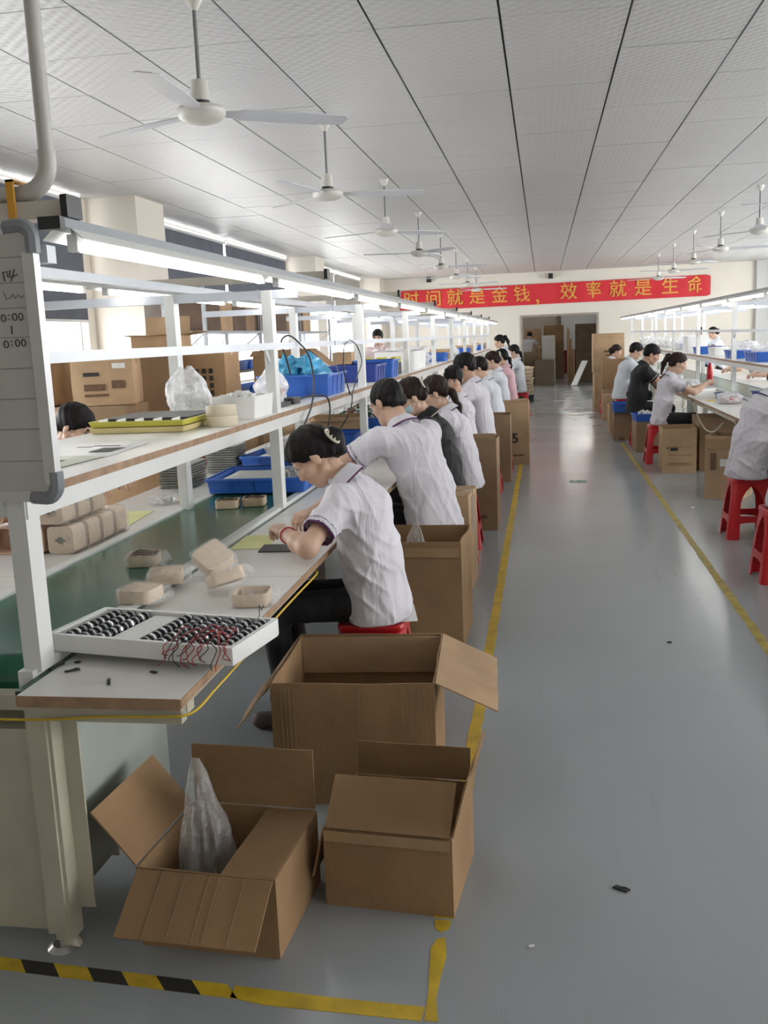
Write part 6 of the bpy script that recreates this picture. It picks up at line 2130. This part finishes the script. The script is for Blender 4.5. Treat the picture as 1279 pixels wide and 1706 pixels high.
    def hair_ev(Q, b_ev=ha.ev):
        q = Q - hc
        edge = (Q - hair_cut[0]) @ hair_cut[1] + 0.004 * np.sin(q @ hx_ * 210) + 0.003 * np.sin(q @ hx_ * 90 + q @ hf * 150)
        return np.maximum(b_ev(Q), edge)
    ha.ev = hair_ev
    wv_amp = 0.0018
    def hw(Q):
        q = (Q - hc)
        return (wv_amp * np.sin(q @ hx_ * 160 + 3 * np.sin(q @ hf * 40)) * 0.6 + wv_amp * np.sin(q @ hu * 90 + q @ hf * 120)).astype(np.float32)
    ha.wr = hw
    hh_ = max(0.0055, min(h * 0.6, 0.010))
    Vh, Fh = ha.mesh(hh_)
    hp_parts = [(Vh, Fh, 0)]
    ex = SDF(0.02)
    if hair == 'pony':
        ex.cap(hd(0, -0.10, 0.06), hd(0, -0.135, 0.055), 0.028 * S_, 0.034 * S_).cap(hd(0, -0.135, 0.055), hd(0.0, -0.165, -0.04), 0.034 * S_, 0.030 * S_).cap(hd(0, -0.165, -0.04), hd(0.0, -0.155, -0.17), 0.030 * S_, 0.010 * S_)
    elif hair == 'low':
        ex.cap(hd(0, -0.10, -0.02), hd(0, -0.125, -0.05), 0.030 * S_, 0.028 * S_).cap(hd(0, -0.125, -0.05), hd(0.01, -0.125, -0.16), 0.028 * S_, 0.024 * S_).cap(hd(0.01, -0.125, -0.16), hd(0.01, -0.10, -0.30), 0.024 * S_, 0.008 * S_)
    elif hair == 'bun':
        ex.ell(hd(0, -0.112, 0.0), AX, np.array((0.062, 0.050, 0.052)) * S_)
        ex.ell(hd(0, -0.095, -0.035), AX, np.array((0.05, 0.04, 0.045)) * S_)
    elif hair == 'clip':
        ex.ell(hd(0, -0.100, 0.015), AX, np.array((0.05, 0.04, 0.06)) * S_)
    elif hair == 'fringe':
        for k in range(7):
            q = -0.054 + 0.018 * k
            ex.cap(hd(q * 0.8, 0.055, 0.098), hd(q, 0.090 - abs(q) * 0.35, 0.032 + 0.006 * math.sin(k * 2.3)), 0.016 * S_, 0.007 * S_)
        for sgn in (-1, 1):
            ex.cap(hd(sgn * 0.07, 0.02, 0.06), hd(sgn * 0.076, 0.018, 0.0), 0.016 * S_, 0.008 * S_)
    if ex.items:
        ex.wr = hw
        Ve, Fe = ex.mesh(hh_)
        hp_parts.append((Ve, Fe, 0))
    hair_o = np_obj('hair', hp_parts, [hair_m], root)
    if clip:
        cm_ = MB()
        cx0, cy0, cz0 = clip
        pts = [hd(cx0 + 0.026 * math.cos(a), cy0 - 0.012 - 0.006 * math.cos(a), cz0 + 0.036 * math.sin(a)) for a in [2 * math.pi * k / 14 for k in range(15)]]
        cm_.tube([Vector([float(v) for v in p]) for p in pts], 0.0055 * S_, 6)
        for e_ in (-0.5, 0.0, 0.5):
            a = hd(cx0 - 0.024, cy0 - 0.012, cz0 + 0.036 * e_)
            b = hd(cx0 + 0.024, cy0 - 0.016, cz0 + 0.036 * e_ + 0.008)
            cm_.tube([Vector([float(v) for v in a]), Vector([float(v) for v in b])], 0.004 * S_, 6)
        cm_.build('hair_clip', M_CLIP, hair_o, smooth='all')
    if mask:
        mk = SDF(0.02)
        mk.ell(hd(0, 0.034, -0.045), AX, np.array((0.064, 0.070, 0.064)) * S_)
        mk.cap(hd(0, 0.088, -0.02), hd(0, 0.094, -0.04), 0.020 * S_, 0.022 * S_)
        mk.cut(hd(0, 0.03, 0), -hf + hu * 0.1)
        mk.cut(hd(0, 0.09, -0.006), hu)
        mk.cut(hd(0, 0.05, -0.105), -hu)
        Vm, Fm = mk.mesh(hh_)
        mask_o = np_obj('face_mask', [(Vm, Fm, 0)], [M_MASK], root)
        lp = MB()
        for sgn in (-1, 1):
            for e_ in (-0.012, -0.075):
                lp.tube([Vector([float(v) for v in hd(*q)]) for q in ((sgn * 0.063, 0.045, e_), (sgn * 0.072, 0.01, e_ * 0.6), (sgn * 0.079, -0.03, -0.01))], 0.0018, 5)
        lp.build('mask_loop', M_PAPER, mask_o)
    return root
HALF = math.pi / 2
# ---------------- seated row on the left of the aisle (near arm is the left one)
LRZ, RRZ = HALF, -HALF
stool(-0.725, 3.905, 0.05, 'red plastic stool under the nearest seated woman')
cu = MB().panel((-0.13, -0.13, 0), (0.26, 0, 0), (0, 0.26, 0), 0.003, 3, 3, 0.0).build('seat_paper', M_PAPER, loc=(-0.68, 3.93, SEAT + 0.0022), rot=(0, 0, 0.2))
tag(cu, 'white paper sheet on the nearest red stool', 'paper')
person('woman in white polo with hair claw bent over the bench, nearest the camera', -0.715, 3.90, LRZ, seat=SEAT + 0.005, lean=4, curve=22, head_pitch=44, head_yaw=6, hair='bun', clip=(-0.052, -0.115, 0.005),
       trim=M_PLUM, hands=[(-0.185, 0.33, 0.865), (0.17, 0.31, 0.88)], elbows=[(-0.8, -0.6, -0.08), (0.9, 0.0, -0.1)], h=0.008, size=1.0, loose=0.018, hand_curl=0.7, sleeve=0.20, knees=0.42, bracelet=True)
stool(-0.70, 5.60, 0.0, 'red plastic stool under the man with cropped hair')
person('broad man in white polo seen from behind, cropped black hair', -0.655, 5.60, LRZ - 0.62, seat=SEAT, lean=22, curve=12, head_pitch=26, head_yaw=-2, male=True, hair='crop', trim=M_PLUM,
       hands=[(-0.10, 0.46, 0.95), (0.10, 0.48, 0.96)], elbows=[(-0.85, -0.4, -0.1), (0.9, 0.0, 0.15)], h=0.010, size=1.12, loose=0.006, girth=0.9, shoulders=0.21, sleeve=0.17)
stool(-0.66, 6.72, 0.0, 'red plastic stool under the masked woman')
person('masked woman in black polo holding a green part', -0.68, 6.72, LRZ, seat=SEAT, lean=10, curve=14, head_pitch=28, head_yaw=14, hair='clip', clip=(-0.05, -0.10, 0.055), mask=True, shirt=M_SHIRTB, trim=M_PALETRIM, hair_m=M_HAIRB,
       hands=[(-0.02, 0.36, 0.95), (0.08, 0.38, 0.94)], elbows=[(-0.9, -0.3, -0.3), (0.8, 0.0, -0.1)], h=0.010, size=1.06, loose=0.004)
gp = MB().b(-0.05, 0.05, -0.02, 0.02, -0.004, 0.004).build('green_part', mat('pale_green_plastic', (0.25, 0.6, 0.32), rough=0.4), loc=(-1.18, 6.72, 0.985), rot=(0.2, 0.2, 0.5))
tag(gp, 'pale green part held by the masked woman', 'plastic part')
stool(-0.67, 7.42, 0.0, 'red plastic stool under the woman with long ponytail')
person('woman in white polo with long dark ponytail beside the masked woman', -0.60, 7.42, LRZ, lean=12, curve=12, head_pitch=22, hair='low', hair_m=M_HAIRB, h=0.012, size=1.03)
stool(-0.70, 8.86, 0.0, 'red plastic stool under the man looking back')
person('young man in white polo turning his face to the camera', -0.73, 8.85, LRZ + 0.1, lean=4, curve=6, head_pitch=8, head_yaw=74, male=True, hair='fringe', skin=1, h=0.011, size=1.0, turn=8)
stool(-0.62, 10.1, 0.0, 'red plastic stool under the tall man in the left row')
person('tall man in white polo just behind the man looking back', -0.64, 10.1, LRZ + 0.05, lean=7, curve=8, head_pitch=14, male=True, hair='short', skin=1, h=0.013, size=1.11)
person('white-shirted short-haired worker behind the tall man, left row', -0.575, 11.6, LRZ, lean=8, curve=10, head_pitch=20, male=True, hair='short', h=0.014, size=1.035, shirt=M_SHIRTW)
person('woman in white polo with pale claw clip far along the left row', -0.595, 14.3, LRZ, lean=6, curve=8, head_pitch=12, hair='clip', clip=(-0.04, -0.12, 0.06), hair_m=M_HAIRB, h=0.015, size=1.06, shirt=M_SHIRTW)
person('woman in pink shirt with ponytail far along the left row', -0.54, 16.0, LRZ, lean=6, curve=8, head_pitch=10, hair='low', shirt=M_SHIRTP, trim=M_SHIRTP, h=0.016, size=1.06)
person('standing worker with a top bun at the far end of the left row', -0.66, 18.4, LRZ, stand=True, lean=8, curve=8, head_pitch=14, hair='pony', shirt=M_SHIRTW, h=0.016, size=0.96, hands=[(-0.1, 0.42, 0.95), (0.1, 0.42, 0.95)])
person('worker in white at the very end of the left row', -0.47, 19.6, LRZ, lean=4, curve=6, head_pitch=10, hair='low', shirt=M_SHIRTW, h=0.016, size=1.08)
for k, (x, y, w_) in enumerate(((-0.575, 11.6, 'short-haired worker behind the tall man'), (-0.595, 14.3, 'woman with the pale clip'), (-0.54, 16.0, 'woman in pink'), (-0.47, 19.6, 'last worker of the left row'))):
    stool(x + 0.02, y, 0.0, 'red plastic stool under the %s' % w_)
# opposite side of the left bench
stool(-3.0, 5.25, 0.0, 'red plastic stool behind the left bench')
person('dark-haired worker in white bent over on the far side of the left bench', -2.98, 5.25, RRZ, lean=16, curve=14, head_pitch=30, hair='short', h=0.011, size=1.06, hands=[(-0.1, 0.52, 0.88), (0.36, 0.50, 0.90)], elbows=[(-1, 0, -0.1), (1, 0.0, -0.1)])
person('standing person in pale pink near the far left windows', -2.75, 16.4, math.pi, stand=True, lean=4, curve=4, head_pitch=14, hair='short', shirt=mat('pale_pink_cloth', (0.72, 0.58, 0.57), rough=0.8), trim=M_SHIRTP, h=0.016, size=1.06,
       hands=[(-0.2, 0.25, 1.0), (0.2, 0.25, 1.0)])

# ---------------- row on the right of the aisle (near arm is the right one)
stool(1.55, 7.72, 0.02, 'red plastic stool under the man at the right frame edge')
person('man in white polo on a red stool at the right frame edge', 1.545, 7.72, RRZ + 0.1, lean=13, curve=14, head_pitch=20, male=True, hair='short', pants=M_JEANS, h=0.010, size=1.02, loose=0.016, trim=M_NAVY, shoulders=0.2, hands=[(-0.15, 0.47, 0.87), (0.10, 0.47, 0.87)])
stool(1.51, 6.37, 0.05, 'red plastic stool cut by the right frame edge')
person('person in white mostly outside the right frame edge', 1.52, 6.38, RRZ, lean=10, curve=10, head_pitch=15, hair='short', h=0.014, size=1.0, hands=[(-0.15, 0.44, 0.87), (0.10, 0.44, 0.87)])
stool(1.385, 12.12, 0.0, 'red plastic stool beside the printed carton')
person('woman in white polo with high ponytail at the right bench', 1.405, 12.12, RRZ, lean=10, curve=10, head_pitch=16, hair='pony', hair_m=M_HAIRB, h=0.011, size=1.0, hands=[(-0.1, 0.50, 0.92), (0.02, 0.52, 0.94)], elbows=[(-0.6, -0.2, -0.6), (0.6, -0.2, -0.6)])
stool(1.37, 13.95, 0.0, 'red plastic stool under the man in black')
person('man in black tee shirt holding up a part at the right bench', 1.28, 13.95, RRZ, lean=6, curve=12, head_pitch=26, male=True, hair='short', shirt=M_SHIRTB, trim=M_SHIRTB, skin=1, h=0.012, size=1.08, hands=[(-0.05, 0.42, 1.02), (0.06, 0.44, 1.05)], elbows=[(-0.4, -0.2, -0.9), (0.4, -0.2, -0.9)])
stool(1.34, 16.9, 0.0, 'red plastic stool behind the man in black')
person('man in white shirt just behind the man in black', 1.29, 16.9, RRZ, lean=12, curve=12, head_pitch=24, male=True, hair='short', h=0.014, size=1.08, shirt=M_SHIRTW)
stool(1.26, 19.48, 0.0, 'red plastic stool behind the open-topped carton stack')
person('woman in white with low bun behind the open carton stack', 1.27, 19.48, RRZ, lean=4, curve=8, head_pitch=16, hair='bun', h=0.014, size=1.0, hair_m=M_HAIRB)
for k, (y, lb, sm, tm, hr) in enumerate(((13.3, 'white-shirted worker opposite, nearest across the right bench', M_SHIRT, M_NAVY, 'short'), (15.2, 'pink-sleeved worker opposite across the right bench', M_SHIRTP, M_SHIRTP, 'bun'),
                                         (17.3, 'white-shirted worker opposite, beyond the pink-sleeved one', M_SHIRT, M_NAVY, 'low'))):
    stool(3.63, y, 0.0, 'red plastic stool %s across the right bench' % ['nearest', 'second', 'third'][k])
    person(lb, 3.60, y, LRZ, lean=12, curve=12, head_pitch=20, hair=hr, shirt=sm, trim=tm, h=0.014, size=1.04, hands=[(-0.1, 0.52, 0.87), (0.1, 0.52, 0.87)])
person('standing dark-haired worker in blue-white beyond the right rack', 3.65, 23.0, LRZ, stand=True, lean=6, curve=6, head_pitch=25, hair='short', shirt=mat('sky_shirt_cloth', (0.30, 0.42, 0.62), rough=0.8), h=0.018, size=0.95, hands=[(-0.1, 0.4, 1.05), (0.1, 0.4, 1.05)])
person('second standing dark-haired worker beyond the right rack', 3.65, 21.4, LRZ, stand=True, lean=6, curve=6, head_pitch=25, hair='bun', shirt=M_SHIRTW, h=0.018, size=0.95, hands=[(-0.1, 0.4, 1.05), (0.1, 0.4, 1.05)])
person('worker in white bending by the left jamb inside the doorway', -0.52, 33.0, -0.3, stand=True, lean=12, curve=14, head_pitch=30, hair='short', shirt=mat('grey_white_cloth', (0.5, 0.5, 0.54), rough=0.8), h=0.018, size=1.0, male=True, hands=[(-0.15, 0.4, 1.0), (0.15, 0.4, 1.0)])
